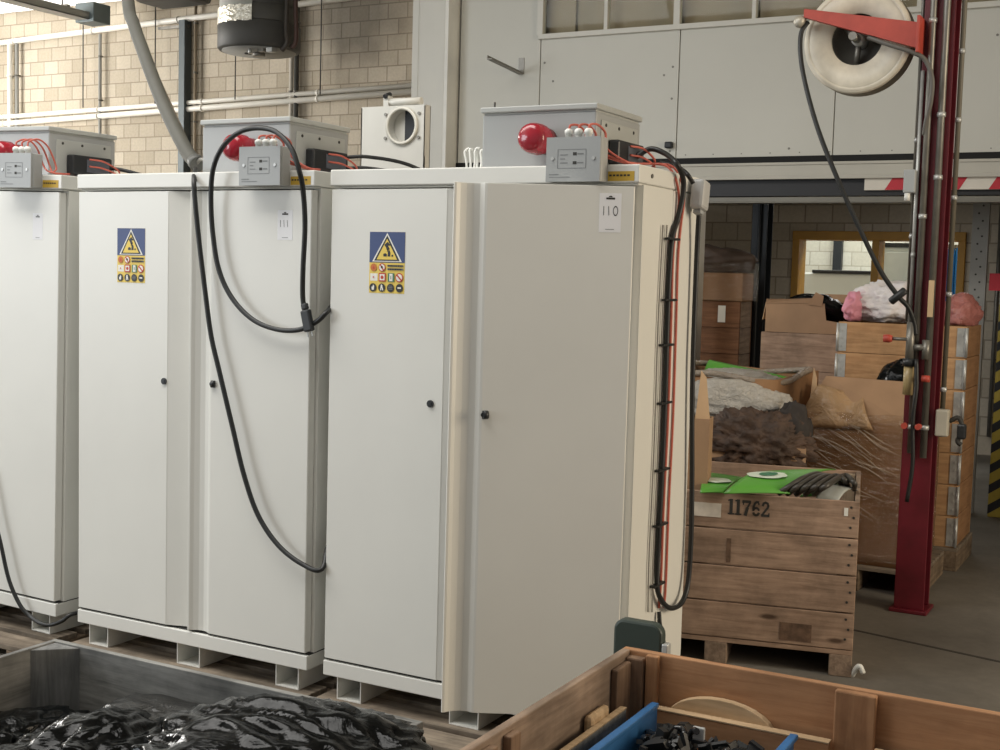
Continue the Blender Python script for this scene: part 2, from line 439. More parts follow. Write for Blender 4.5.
col = MB()
col.box(-3.09, -2.775, 5.33, 5.62, 0, 5.6)
col.box(-3.035, -3.028, 5.326, 5.33, 0, 5.6)
struct(col.build('trim_4', PANELT, bevel=.004))
struct(MB().box(-2.775, -2.74, 5.33, 5.62, 0, 5.6).build('trim_5', mat('white_corner_strip', S(222, 220, 212), .4), bevel=.003))
struct(MB().box(-2.74, 5.2, 5.4, 5.6, 2.495, 2.605).box(-2.74, 5.2, 5.38, 5.4, 2.487, 2.515).box(-2.74, 5.2, 5.39, 5.4, 2.59, 2.61).build('trim_6', BEAMG, bevel=.003))
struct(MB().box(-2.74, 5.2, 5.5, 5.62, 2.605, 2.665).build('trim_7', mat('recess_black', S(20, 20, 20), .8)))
struct(MB().box(-.6, -.545, 5.38, 5.58, 0, 2.487).build('trim_8', PANELT, bevel=.004))
dr = MB()
dr.box(-.545, 5.2, 5.44, 5.6, 2.37, 2.487)
struct(dr.build('trim_9', DARKST))
struct(MB().box(-.545, 5.2, 5.43, 5.5, 2.318, 2.362).box(-.545, 5.2, 5.42, 5.44, 2.318, 2.33).build('trim_10', mat('shutter_rail', S(120, 117, 108), .45, .3, .1, 4), bevel=.003))
hz = thing('hazard_board', 'red and white diagonally striped warning board under the grey beam', 'warning board', (.68, 5.409, 2.405))
MB().box(0, 4.5, 0, .03, 0, .084).build('board', HAZW, hz, bevel=.002)
st = MB(); x = .19
for x, w in [(.142 + k * .345, .155) for k in range(12)]:
    MB().poly([(x, -.001, .001), (x + w, -.001, .001), (x + w + .05, -.001, .083), (x + .05, -.001, .083)]).build('red_stripe', HAZR, hz)

# back window of the store and the bright hall beyond it
w2 = struct(thing('window_2', '', '')) ; del w2['category']; del w2['label']
f2 = MB(); t = .075
f2.box(wx0, wx1, 10.14, 10.46, wz1 - t, wz1 + .02).box(wx0, wx1, 10.14, 10.46, wz0, wz0 + t)
for x in (wx0, -.285, wx1 - t): f2.box(x, x + t, 10.15, 10.45, wz0, wz1)
f2.build('window_frame', OCHRE, w2, bevel=.006)
MB().box(wx0 + t, wx1 - t, 10.3, 10.306, wz0 + t, wz1 - t).build('window_pane', GLASS, w2)
FARB = wall_blocks('far_block_wall', S(214, 212, 200), S(202, 198, 184), S(178, 174, 160))
struct(MB().box(-6, 5.2, 14.6, 14.8, 0, 5.6).build('wall_far', FARB))
mc = thing('machine', 'white machine with dark top edge seen through the left pane of the yellow window', 'machine', (-1.15, 12.2, 0))
MB().box(-.45, .44, 0, 1.0, 0, 1.87).box(-.3, .2, -.03, 0, 1.2, 1.6).build('housing', MACH, mc, bevel=.02)
MB().box(-.3, .44, -.05, 1.0, 1.87, 1.91).build('top_edge', DARKST, mc, bevel=.01)
MB().box(-.3, -.15, -.04, -.02, 1.45, 1.55).build('control_panel', GREYPL, mc, bevel=.005)
lk = thing('locker', 'tall pale grey locker seen through the right pane of the yellow framed window', 'locker', (.05, 12.0, 0))
MB().box(-.62, .15, 0, .6, 0, 2.2).build('body', mat('pale_locker', S(196, 206, 208), .4), lk, bevel=.01)
MB().box(-.58, -.14, -.02, 0, .1, 2.14).box(-.12, .12, -.02, 0, .1, 2.14).build('door', mat('pale_locker_door', S(204, 212, 212), .4), lk, bevel=.006)
MB().box(-.62, .15, -.02, .6, 2.2, 2.25).build('top_edge', POSTBL, lk)
tp = MB(); vs = []; nx, nz = 24, 14
for j in range(nz + 1):
    for i in range(nx + 1):
        vs.append((.24 + .24 * i / nx, 11.4 + .035 * math.sin(i * 1.5) + .02 * noise.noise(Vector((i * .4, j * .3, 1))), 1.0 + 1.17 * j / nz - .02 * math.sin(i * 1.5)))
tp.add(vs, [(j * (nx + 1) + i, j * (nx + 1) + i + 1, (j + 1) * (nx + 1) + i + 1, (j + 1) * (nx + 1) + i) for j in range(nz) for i in range(nx)], 0, True)
o = tp.build('tarpaulin', BLUESH); o.modifiers.new('thickness', 'SOLIDIFY').thickness = .006
tag(centre(o), 'blue sheet hanging behind the right end of the yellow framed window', 'sheet')
rk = MB().box(.2, .56, 11.37, 11.43, 2.18, 2.22).box(.56, .6, 11.37, 11.43, 0, 2.22).box(.5, .66, 11.3, 11.5, 0, .03).build('hanging_rail', STEELD, bevel=.004)
tag(centre(rk), 'slim steel rail that carries the blue sheet behind the window', 'rail')
fc = MB().box(-1.78, -1.66, 14.5, 14.6, 0, 5.6).build('trim_11', POSTBL); struct(fc)

# conduits on the block wall
def pipe(name, p, r, m, label, cat='pipe', group=None, n=8, clips=0, k=6, cm=None):
    pts = spline(p, k) if len(p) > 2 else p
    t = thing(name, label, cat, p[0], 0, group) if clips else None
    o0 = Vector(p[0])
    mb = MB().tube([Vector(q) - o0 for q in pts], r, n)
    if not clips:
        o = mb.build(name, m); o.location = o0; return tag(o, label, cat, group)
    mb.build('tube', m, t)
    a, b = Vector(p[0]) - o0, Vector(p[-1]) - o0
    for i in range(clips):
        q = a.lerp(b, (i + .5) / clips); d = (b - a).normalized()
        MB().cyl(q - d * .012, q + d * .012, r * 1.25, 10).box(-.012, .012, 0, r + .03, -.012, .012, T=Matrix.Translation(q)).build('clip', cm or (m if m is WPIPE else STEELD), t)
    return t
WPIPE = mat('white_conduit', S(240, 236, 226), .4, 0, .03, 4)
Yw = 10.12
def wl(x0, y0, x1, y1, x2=None):
    a, b = at(x0, y0, Y=Yw), at(x1, y1, Y=Yw)
    d = (b - a); return [a - d * .12, b + d * (0 if x2 is None else x2)]
pipe('conduit', wl(0, 43, 216, 15, .8), .042, WPIPE, 'single white conduit running high along the block wall above the pair', clips=5)
pipe('conduit', wl(0, 117.3, 413, 85.2, .2), .034, WPIPE, 'upper pipe of the white pair along the block wall', clips=5)
pipe('conduit', wl(0, 124, 413, 91.5, .2), .042, WPIPE, 'lower thicker pipe of the white pair along the block wall', clips=5)
def wv(x, y0, y1, dx=0): return [at(x + dx, y0, Y=10.17), at(x, y1, Y=10.17)]
def vert(x, z0, z1, y=10.125):
    p = at(x, 100, Y=y); return [Vector((p.x, y, z0)), Vector((p.x, y, z1))]
pipe('conduit', vert(100, 0, 5.12), .024, MGREY, 'thin grey conduit dropping down the block wall behind the leftmost enclosure', clips=8)
pipe('conduit', vert(291, 0, 5.5), .03, mat('pale_conduit', S(206, 200, 188), .45), 'thin pale conduit on the block wall just right of the hanging drum', clips=6)
pipe('conduit', vert(296, 0, 5.5), .034, DGREY, 'dark grey conduit on the block wall beside the pale one, right of the drum', clips=6)
pipe('conduit', vert(195, 0, 5.5), .022, mat('tan_conduit', S(150, 136, 116), .5), 'thin tan conduit on the block wall just right of the dark upright', clips=8)
pipe('conduit', vert(10, 0, 5.12), .04, WPIPE, 'white conduit dropping at the far left end of the block wall', clips=5)
pipe('conduit', vert(17, 0, 5.12), .03, MGREY, 'grey conduit beside the white one at the far left of the wall', clips=5)
uq = at(183, 100, Y=10.1)
up = thing('steel_upright', 'dark steel upright against the block wall behind the grey hose', 'upright', (uq.x + .02, 10.12, 0))
MB().box(-.055, .055, -.08, -.06, 0, 5.2).box(-.055, -.04, -.06, .06, 0, 5.2).box(.04, .055, -.06, .06, 0, 5.2).build('channel', mat('slate_steel', S(84, 92, 94), .5, .2), up, bevel=.004)
MB().box(-.12, .12, -.1, .07, 0, .02).build('base_plate', STEELD, up)
MB().box(-.5, .07, -.03, .0, 5.1, 5.14).build('bracket', STEELD, up)
for x, l in ((83, 'thin wire hanging down the wall left of the grey conduit'), (155, 'thin wire hanging down the block wall behind the grey hose'), (235, 'thin wire hanging below the grey drum'), (320, 'thin wire hanging down the wall right of the drum')):
    p = at(x, 100, Y=10.05)
    o = MB().tube([(p.x, 10.05, 4.05), (p.x, 10.05, 5.58)], .009, 6).build('hanging_wire', DGREY); tag(centre(o), l, 'wire', 'thin hanging wires on the block wall')
# cable tray and roof bits at the top left
tr = thing('cable_tray', 'long grey cable tray hung under the roof at the top left', 'cable tray', (-11.3, 9.4, 5.16))
MB().box(-.02, .22, -5.5, 0, 0, .01).box(-.02, -.01, -5.5, 0, 0, .1).box(.2, .22, -5.5, 0, 0, .1).build('channel', mat('tray_grey', S(150, 150, 144), .45, .3), tr)
MB().box(-.06, .3, -.02, .3, -.03, .24).build('end_box', mat('tray_box', S(96, 108, 110), .5), tr, bevel=.01)
for k in range(5):
    MB().cyl((.1, -.4 - k * 1.1, .05), (.1, -.4 - k * 1.1, .42), .012, 8).box(-.02, .22, -.43 - k * 1.1, -.37 - k * 1.1, .1, .13).build('hanger', STEELD, tr)
cbm = MB()
for k, (dx, dz) in enumerate(((.02, .03), (.06, .035), (.1, .03), (.14, .04), (.17, .03))):
    cbm.tube(spline([(dx + .01 * math.sin(i + k), -5.4 + i * .6, dz) for i in range(10)], 3), .018, 6)
cbm.build('cables', mat('cable_sheath', S(186, 180, 166), .6), tr)
bx = at(175, 0, Y=9.5)
db = thing('heater_unit', 'dark box shaped unit under the roof at the top, left of the drum', 'heater', (bx.x, 9.5, bx.z - .05))
MB().box(-.5, .42, -.3, .3, .0, .5).build('casing', DGREY, db, bevel=.08)
MB().cyl((-.3, 0, .5), (-.3, 0, 5.58 - bx.z + .05), .02, 8).cyl((.25, 0, .5), (.25, 0, 5.58 - bx.z + .05), .02, 8).build('hanger_rod', STEELD, db)
rl = MB()
for x in (-13.9, -12.3): rl.box(x, x + 1.3, 8.0, 10.1, 5.568, 5.579)
def rooflight():
    m, n, b = nt('rooflight_sheet')
    b.inputs['Base Color'].default_value = (.8, .8, .78, 1); b.inputs['Emission Color'].default_value = (1, .98, .95, 1); b.inputs['Emission Strength'].default_value = 1.1
    return m
struct(rl.build('window_3', rooflight()))
rb = MB()
for y in (.5, 3.0, 6.0): rb.box(-16, 5.2, y, y + .12, 5.38, 5.58)
struct(rb.build('trim_12', mat('roof_beam', S(120, 118, 110), .5, .1)))
# hanging drum (fan / vent)
fcx, fcy, fz = -6.5, 7.5, 4.13
dm = thing('vent_drum', 'round grey vent drum with a foil taped collar hanging before the block wall', 'vent', (fcx, fcy, fz))
R0 = .455
MB().lathe([(.001, 0), (.1, -.004), (R0 - .02, 0), (R0, .02), (R0, .27), (R0 - .02, .29), (.001, .29)], (0, 0, 0), (0, 0, 1), 40).build('drum', DGREY, dm)
MB().lathe([(.001, -.008), (R0 - .05, -.008), (R0 - .05, 0)], (0, 0, 0), (0, 0, 1), 40).build('bottom_plate', MGREY, dm)
MB().cyl((0, 0, -.05), (0, 0, -.008), .07, 16).build('hub', STEELD, dm)
MB().cyl((-.13, -.03, -.02), (-.13, -.03, -.008), .04, 12).build('cap', INK, dm)
MB().box(.16, .24, -.22, -.16, -.04, -.008).build('bracket', STEELD, dm)
MB().cyl((.08, -.25, -.06), (.08, -.25, -.008), .02, 8).build('bolt', STEEL, dm)
MB().lathe([(R0 - .03, .29), (R0 - .03, .46), (R0 - .05, .46)], (0, 0, 0), (0, 0, 1), 40).build('upper_sleeve', mat('sleeve_dark', S(92, 91, 87), .6), dm)
def arc(r, z0, z1, a0, a1, n, th=.012):
    mb = MB(); vs = []
    for i in range(n + 1):
        a = a0 + (a1 - a0) * i / n; q = .006 * math.sin(i * 2.3)
        for z, rr in ((z0 + q, r), (z1 + q, r), (z1 + q, r - th), (z0 + q, r - th)): vs.append((rr * math.cos(a), rr * math.sin(a), z))
    fs = [(i * 4 + j, i * 4 + (j + 1) % 4, (i + 1) * 4 + (j + 1) % 4, (i + 1) * 4 + j) for i in range(n) for j in range(4)]
    fs += [(0, 1, 2, 3), (n * 4, n * 4 + 1, n * 4 + 2, n * 4 + 3)]
    return mb.add(vs, fs)
arc(R0 + .0, .26, .43, -PI * .98, -PI * .34, 20).build('foil_tape', FOIL, dm)
MB().lathe([(R0 - .06, .46), (R0 - .06, 5.58 - fz)], (0, 0, 0), (0, 0, 1), 40).build('duct', mat('duct_dark', S(88, 87, 83), .6), dm)
arc(R0 - .02, .43, 1.3, -PI * .98, -PI * .34, 20).build('duct_pale_half', mat('duct_pale_half', S(172, 172, 164), .6), dm)  # paler shell around one half of the duct
MB().tube(spline([(.46, -.1, 1.4), (.46, -.1, .6), (.47, -.12, .2), (.5, -.14, .05), (.43, -.14, -.03)], 6), .028, 8).build('drain_pipe', mat('dark_pipe', S(70, 64, 58), .5), dm)
MB().tube(spline([(.53, -.04, 1.4), (.53, -.04, .5), (.56, -.06, .1), (.52, -.08, .0)], 6), .025, 8).build('supply_pipe', mat('dark_red_pipe', S(84, 60, 54), .5), dm)
MB().box(.3, .38, -.25, -.18, -.06, -.005).build('valve', STEEL, dm, bevel=.008)

# ------------------------------------------------------------------ cabinets
ZP = .23; W = 1.2; DP = .56; TOP = 1.87; RB = 1.808
def circ(n, r=1, cx=0, cz=0): return [(cx + r * math.cos(2 * PI * i / n), cz + r * math.sin(2 * PI * i / n)) for i in range(n)]
def make_sign(parent, x0, z0, w, h, y):
    mats = [SYEL, SBLUE, SWHT, SBLK, SRED, SORG, SGRN, GREYINK]
    mb = MB()
    lay = [0]
    def P(u, v): return (x0 + u * w, y - .0004 * lay[0], z0 + v * h)
    def q(u0, u1, v0, v1, m): mb.poly([P(u0, v0), P(u1, v0), P(u1, v1), P(u0, v1)], m)
    def pl(pts, m): mb.poly([P(*p) for p in pts], m)
    def disc(u, v, r, m, n=16): pl([(u + r * math.cos(2 * PI * i / n), v + r * w / h * math.sin(2 * PI * i / n)) for i in range(n)], m)
    mb.box(x0, x0 + w, y, y + .0008, z0, z0 + h, 0)
    lay[0] = 1; q(0, 1, .5, 1, 1); q(.03, .24, .2, .32, 2)
    lay[0] = 2; pl([(.08, .515), (.92, .515), (.5, .985)], 2)
    lay[0] = 3; pl([(.14, .53), (.86, .53), (.5, .945)], 3)
    lay[0] = 4; pl([(.21, .55), (.79, .55), (.5, .89)], 0)
    lay[0] = 5
    pl([(.42, .79), (.52, .84), (.6, .78), (.53, .775), (.58, .72), (.5, .70), (.47, .75)], 3)
    pl([(.4, .60), (.4, .64), (.45, .655), (.5, .64), (.5, .60)], 3); pl([(.52, .60), (.53, .68), (.57, .71), (.6, .66), (.6, .60)], 3)
    pl([(.5, .67), (.54, .69), (.56, .73), (.52, .72)], 3); q(.63, .68, .6, .63, 3)
    # row 1
    disc(.13, .42, .09, 5); disc(.37, .42, .1, 4)
    for v in (.435, .38): q(.52, .97, v, v + .03, 7)
    for i in range(9):
        q(.53 + i * .048, .562 + i * .048, .438, .462, 3); 
        if i < 8: q(.55 + i * .048, .582 + i * .048, .383, .407, 3)
    # row 2
    q(.28, .48, .19, .33, 4); q(.54, .72, .19, .33, 6); disc(.86, .26, .11, 4)
    # row 3
    for u in (.12, .37, .62, .87): disc(u, .09, .1, 3)
    lay[0] = 6
    pl([(.10, .41), (.13, .45), (.16, .41), (.13, .39)], 4); disc(.37, .42, .078, 2); q(.31, .45, .21, .31, 2); q(.585, .675, .2, .32, 2); disc(.86, .26, .085, 2); disc(.13, .26, .02, 4, 8)
    pl([(.09, .05), (.15, .05), (.16, .11), (.13, .14), (.11, .1), (.08, .1)], 2); pl([(.33, .045), (.36, .045), (.365, .08), (.375, .08), (.39, .045), (.42, .045), (.385, .14), (.35, .14)], 2)
    for v in (.07, .095, .12): q(.56, .68, v - .006, v + .006, 7)
    q(.82, .92, .08, .105, 2)
    lay[0] = 7
    mb.stroke([(.33, .46), (.41, .38)], .03, P, 4); disc(.37, .425, .03, 3, 8); disc(.38, .26, .045, 4, 8); mb.stroke([(.8, .3), (.92, .22)], .03, P, 4); q(.62, .64, .23, .29, 6)
    return mb.build('safety_sign', mats, parent)
def make_paper(parent, x0, z0, w, h, y, text=None):
    mats = [PAPER, INK, GREYINK]; mb = MB()
    mb.box(x0, x0 + w, y, y + .0008, z0, z0 + h, 0)
    def P(u, v): return (x0 + u * w, y - .0005, z0 + v * h)
    mb.poly([P(.3, .84), P(.7, .84), P(.7, .89), P(.3, .89)], 1 if text else 2); mb.poly([P(.4, .9), P(.6, .9), P(.54, .935), P(.46, .935)], 1 if text else 2)
    mb.poly([P(.3, .07), P(.7, .07), P(.7, .085), P(.3, .085)], 2)
    if text:
        for i, ch in enumerate(text):
            u = .2 + i * .21
            if ch == '1': mb.stroke([(u + .03 * i, .44), (u + .01 * i, .66)], .028, P, 1)
            else: mb.stroke([(u + .12 + .1 * math.cos(a * PI / 8), .55 + .115 * math.sin(a * PI / 8)) for a in range(17)], .028, P, 1)
    return mb.build('number_paper', mats, parent)
LEFTPROF = [(.004, .036), (.004, .003), (.007, 0), (.492, 0), (.496, .002), (.583, .026), (.596, .026), (.596, .036)]
def make_cabinet(ox, label, sign=None, open_deg=0, paper=None, lk=.445):
    t = thing('storage_cabinet', label, 'cabinet', (ox, 0, ZP), 0, 'white safety cabinets in a row')
    # shell with real inside
    s = MB(); y0 = .04
    s.box(0, .03, y0, DP, .06, RB).box(W - .03, W, y0, DP, .06, RB).box(.03, W - .03, DP - .03, DP, .06, RB)
    s.box(W, W + .002, .31, .325, .06, RB).box(W, W + .002, .0401, .06, .06, RB)
    s.build('body', CAB, t, bevel=.003)
    MB().box(0, W, 0, DP, 0, .056).build('plinth', CAB, t, bevel=.003)
    MB().box(.001, W - .001, .014, DP - .002, .0555, .0605).build('plinth_seam', DARKGAP, t)
    r = MB().box(-.001, W + .004, -.004, .3, RB + .004, TOP).box(-.001, W + .003, .303, DP, RB + .004, TOP)
    r.box(.004, W - .004, .012, DP - .01, RB - .004, RB + .004)
    r.build('top_rail', CAB, t, bevel=.004)
    MB().cyl((W + .004, .1, 1.84), (W + .008, .1, 1.84), .007, 8).build('rail_screw', STEELD, t)
    MB().box(.03, W - .03, .08, DP - .03, .62, .64).box(.03, W - .03, .08, DP - .03, 1.2, 1.22).build('shelf', CABIN, t)
    z0, z1 = .066, 1.799
    dl = bpy.data.objects.new('door', None); dl.empty_display_size = .05; COL.objects.link(dl); dl.parent = t
    bpy.data.objects.remove(dl)
    d = MB().prism([(x, y, z0) for x, y in LEFTPROF], (0, 0, z1 - z0)).build('door', CAB, t, bevel=.0015)
    MB().cyl((lk, -.006, 1.05), (lk, .001, 1.05), .013, 16).cyl((lk, -.008, 1.05), (lk, -.006, 1.05), .007, 12).build('lock', BLACKP, d)
    if sign: make_sign(d, sign[0], sign[1] - ZP, .15, .217, -.0006)
    # right door, hinged at its right edge
    rp = [(-x + .0, y) for x, y in ((.004, .036), (.004, .003), (.007, 0), (.474, 0), (.482, .002), (.497, .012), (.518, .017), (.540, .013), (.560, .003), (.572, -.006), (.580, -.008), (.582, -.004), (.582, .036))]
    d2 = MB().prism([(x, y, z0) for x, y in rp], (0, 0, z1 - z0)).build('door', CAB, t, bevel=.0015)
    d2.location = (1.194, 0, 0); d2.rotation_euler = (0, 0, math.radians(open_deg))
    MB().cyl((-.47, -.006, 1.055), (-.455, .001, 1.055), .014, 16).cyl((-.47, -.008, 1.055), (-.47, -.006, 1.055), .007, 12).build('lock', BLACKP, d2)
    if paper: make_paper(d2, *paper)
    # rail sticker
    stk = MB().box(1.095, 1.187, -.0048, -.004, 1.817, 1.848, 0)
    for i in range(6): stk.poly([(1.10 + i * .0125, -.0052, 1.832), (1.109 + i * .0125, -.0052, 1.832), (1.109 + i * .0125, -.0052, 1.838), (1.10 + i * .0125, -.0052, 1.838)], 1)
    stk.build('rail_sticker', [YELST, INK], t)
    # fork pockets
    for a, b in ((.058, .166), (.545, .665), (1.045, 1.155)):
        p = MB(); w = .004
        p.box(a, a + w, .01, DP - .02, -.085, 0).box(b - w, b, .01, DP - .02, -.085, 0).box(a + w, b - w, .01, DP - .02, -.085, -.085 + w)
        p.build('foot_channel', CAB, t)
    return t
XC = [-2.606, -1.275, 0.0]
make_cabinet(XC[0], 'leftmost white cabinet cut by the photo edge, with a faint paper label', None, 0, (-.16, 1.60, .06, .11, -.0006))
make_cabinet(XC[1], 'white cabinet in the middle of the row with paper 111 and both doors shut', (.222, 1.666), 0, (-.16, 1.615, .07, .11, -.0006, '111'), .478)
make_cabinet(XC[2], 'front right white cabinet with paper 110 and its right door ajar', (.175, 1.661), 27.5, (-.116, 1.652, .07, .124, -.0006, '110'))

# side wiring of the front cabinet is listed further below; enclosures on top
def make_enclosure(ox, label, cables):
    zt = ZP + TOP
    t = thing('control_enclosure', label, 'enclosure', (ox, 0, zt), 0, 'grey control enclosures on the cabinets')
    x0, x1, y0, y1 = .557, .992, .12, .5
    MB().box(x0, x1, y0, y1, 0, .19).build('housing', GREYMET, t, bevel=.006)
    MB().box(x0 - .006, x1 + .006, y0 - .008, y1 + .006, .196, .216).box(x0 + .004, x1 - .004, y0 + .004, y1 - .004, .186, .198).build('lid', LIDG, t, bevel=.004)
    pl = MB().box(x1, x1 + .004, y0 + .035, y1 - .03, .01, .165); pl.build('gland_plate', LIDG, t, bevel=.003)
    sw = MB()
    for y in (.19, .3, .43): sw.cyl((x1 + .004, y, .15), (x1 + .006, y, .15), .006, 8)
    sw.build('plate_screw', INK, t)
    rl = MB().box(x1 + .004, x1 + .045, .21, .44, .02, .105).build('relay_box', BLACKP, t, bevel=.008)
    MB().box(x1 + .045, x1 + .047, .29, .42, .035, .09).build('label_plate', mat('relay_label', S(92, 96, 104), .4), rl)
    w = MB()
    for k, (a, b) in enumerate((((x1 + .05, .3, .09), (x1 + .05, .44, .02)), ((x1 + .05, .3, .06), (x1 + .055, .42, .012)))):
        w.tube(spline([a, (x1 + .075, .36, .085 - .03 * k), (x1 + .085, .44, .05 - .02 * k), b, (x1 + .04, .2, .006), (x1 + .06, .1, .005)], 6), .004, 6)
    w.build('wires', REDW, t)
    # beacon
    bz, bxx = .094, .806
    bc = MB().lathe([(.001, 0), (.044, 0), (.044, .05), (.001, .05)], (bxx, y0, bz), (0, -1, 0), 24).build('beacon_base', REDB, t)
    ln = MB(); pr = [(.047, .05)]
    for k in range(4): pr += [(.052, .055 + k * .012), (.0495, .061 + k * .012)]
    pr += [(.05, .105), (.046, .118), (.032, .128), (.001, .131)]
    ln.lathe(pr, (bxx, y0, bz), (0, -1, 0), 28).build('beacon_lens', REDLENS, bc)
    return t
make_enclosure(XC[0], 'grey enclosure on the leftmost cabinet, its red beacon hidden at the photo edge', 0)
make_enclosure(XC[1], 'grey enclosure with red beacon on the middle cabinet under the looped black cable', 0)
make_enclosure(XC[2], 'grey enclosure with red beacon on the front right cabinet', 0)

def make_alarm(ox, label, long=False):
    zt = ZP + TOP
    t = thing('alarm_panel', label, 'alarm panel', (ox, -.005, ZP + RB), 0, 'grey alarm panels on the cabinet rails')
    x0, x1, y0, y1, z0, z1 = .903, 1.094, -.062, .0, .004, .146
    MB().box(x0, x1, y0 + .012, y1, z0, z1).build('case', mat('pale_grey_case', S(166, 167, 165), .45, 0, .02, 5), t, bevel=.004)
    mb = MB().box(x0, x1, y0, y0 + .011, z0, z1, 0)
    def P(u, v): return (x0 + u * (x1 - x0), y0 - .0006, z0 + v * (z1 - z0))
    mb.stroke([(.22, .3), (.74, .3), (.74, .72), (.22, .72), (.22, .3)], .012, P, 1)
    for v in (.6, .51, .42): mb.stroke([(.27, v), (.4 - .05 * (v == .51), v)], .02, P, 1)
    for v in (.62, .42):
        mb.poly([P(.5, v - .035), P(.57, v - .035), P(.57, v + .035), P(.5, v + .035)], 2); mb.stroke([(.59, v), (.69, v)], .03, P, 1)
    mb.stroke([(.07, .16), (.24, .16)], .022, P, 1); mb.stroke([(.07, .1), (.45, .1)], .016, P, 1)
    mb.build('front_plate', [GREYMET, GREYINK, INK], t, bevel=.0)
    s = MB()
    for u in (.12, .88):
        q = P(u, .52); MB().cyl((q[0], q[1] - .002, q[2]), (q[0], q[1] + .001, q[2]), .006, 10).build('plate_screw', STEEL, t)
    for i in range(3):
        x = x0 + .062 + i * .035
        gl = MB().lathe([(.001, 0), (.011, 0), (.011, .012), (.014, .012), (.014, .024), (.008, .03), (.001, .03)], (x, y0 + .035, z1), (0, 0, 1), 12).build('cable_gland', WHITEP, t)
        pts = [(x, y0 + .035, z1 + .028), (x, y0 + .04, z1 + .05), (x + .025, y0 + .07, z1 + .062), (x + .05, y0 + .1, z1 + .03), (x + .075, y0 + .12, z1 - .05), (x1 + .03, .03, z0 + .068), (x1 + .05, .1, z0 + .068)]
        if not long: pts = [(x, y0 + .035, z1 + .028), (x + .004, y0 + .04, z1 + .042), (x + .016, y0 + .07, z1 + .044), (x + .03, y0 + .1, z1 + .02), (x + .04, .03, z1 - .03), (x1 + .02 + .01 * i, .05, z0 + .072), (x1 + .06, .1, z0 + .068)]
        MB().tube(spline(pts, 6), .004, 6).build('red_wire', REDW, gl)
    return t
make_alarm(XC[0], 'small grey alarm panel on the rail of the leftmost cabinet', True)
make_alarm(XC[1], 'small grey alarm panel on the rail of the middle cabinet, cable looped around it')
make_alarm(XC[2], 'small grey alarm panel on the rail of the front right cabinet')

# the leftmost cabinet leans a touch to the right on its pallet
LEAN = Matrix.Translation((XC[0] + 1.2, 0, ZP - .085)) @ Matrix.Rotation(.019, 4, 'Y') @ Matrix.Translation((-XC[0] - 1.2, 0, -ZP + .085))
for o in [o for o in bpy.data.objects if o.parent is None and o.name in ('storage_cabinet', 'control_enclosure', 'alarm_panel')]:
    o.matrix_world = LEAN @ Matrix.Translation(o.location)
# pallets under the cabinets
def make_pallet(loc, label, sx=1.25, sy=.8, rz=0, group=None):
    t = thing('wooden_pallet', label, 'pallet', loc, rz, group)
    n = 5; bw = .125
    for i in range(n):
        y = i * (sy - bw) / (n - 1)
        MB().box(0, sx, y, y + bw, .122, .1445).build('deck_board', WOODPAL, t, bevel=.003)
    for i in range(3):
        x = i * (sx - .1) / 2
        MB().box(x, x + .1, 0, sy, .022, .1215).build('bearer', WOODPALY, t, bevel=.003)
        MB().box(x, x + .1, 0, sy, 0, .0215).build('bottom_board', WOODPALY, t, bevel=.003)
    return t
for x, l in ((XC[0], 'wooden pallet under the leftmost white cabinet'), (XC[1], 'wooden pallet under the middle white cabinet'), (XC[2], 'wooden pallet under the front right white cabinet')):
    make_pallet((x - .02, -.19, 0), l, 1.24, .8, 0, 'pallets under the cabinets')

# ------------------------------------------------------------------ cables and the flexible hose
hp = [at(197, 166, Y=.34) + Vector((0, 0, .01)), at(186, 150, Y=.4), at(165, 108, Y=.52), at(148, 65, Y=.64), at(134, 25, Y=.76), at(128, 0, Y=.86), Vector((-2.15, 1.1, 3.6)), Vector((-2.45, 1.4, 4.6)), Vector((-2.5, 1.5, 5.57))]
t = thing('flexible_hose', 'thick grey flexible hose hanging from the roof down onto the middle cabinet', 'hose', hp[0])
MB().tube([p - hp[0] for p in spline(hp, 10)], .03, 14).build('tube', mat('hose_grey', S(84, 83, 76), .65, 0, .08, 10), t)
d = (hp[1] - hp[0]).normalized()
MB().tube([d * -.01, d * .03], .034, 14).build('end_cuff', mat('hose_cuff', S(84, 84, 80), .5), t)
MB().tube(spline([(0, 0, .0), (.04, -.02, .015), (.1, -.02, .0)], 5), .008, 6).build('bracket', STEELD, t)
wp = [at(199, 166, Y=.36), at(160, 80, Y=.8), at(130, 0, Y=1.1), Vector((-2.6, 1.9, 5.57))]
o = MB().tube(wp, .004, 6).build('wire_rope', mat('wire_rope', S(120, 108, 92), .5, .3)); tag(centre(o), 'thin wire rope running up beside the grey flexible hose', 'wire')
def cable(name, pts, r, m, label, group=None, k=8):
    o = MB().tube(spline(pts, k), r, 8).build(name, m); return tag(centre(o), label, 'cable', group)
Yf = -.035
a = [at(196, 169, Y=.1), at(194, 178, Y=-.012), at(195, 200, Y=Yf), at(199, 240, Y=Yf), at(205, 290, Y=Yf), at(211, 335, Y=Yf), at(219, 370, Y=Yf), at(232, 425, Y=Yf), at(244, 475, Y=Yf), at(258, 515, Y=Yf), at(278, 545, Y=Yf), at(302, 564, Y=-.03), at(322, 569, Y=-.015), Vector((-.035, .1, .72)), Vector((-.035, .4, .7))]
cable('power_cable', a, .0095, BLACK, 'black cable falling from the hose end across the middle cabinet into the gap')
Yg = -.1
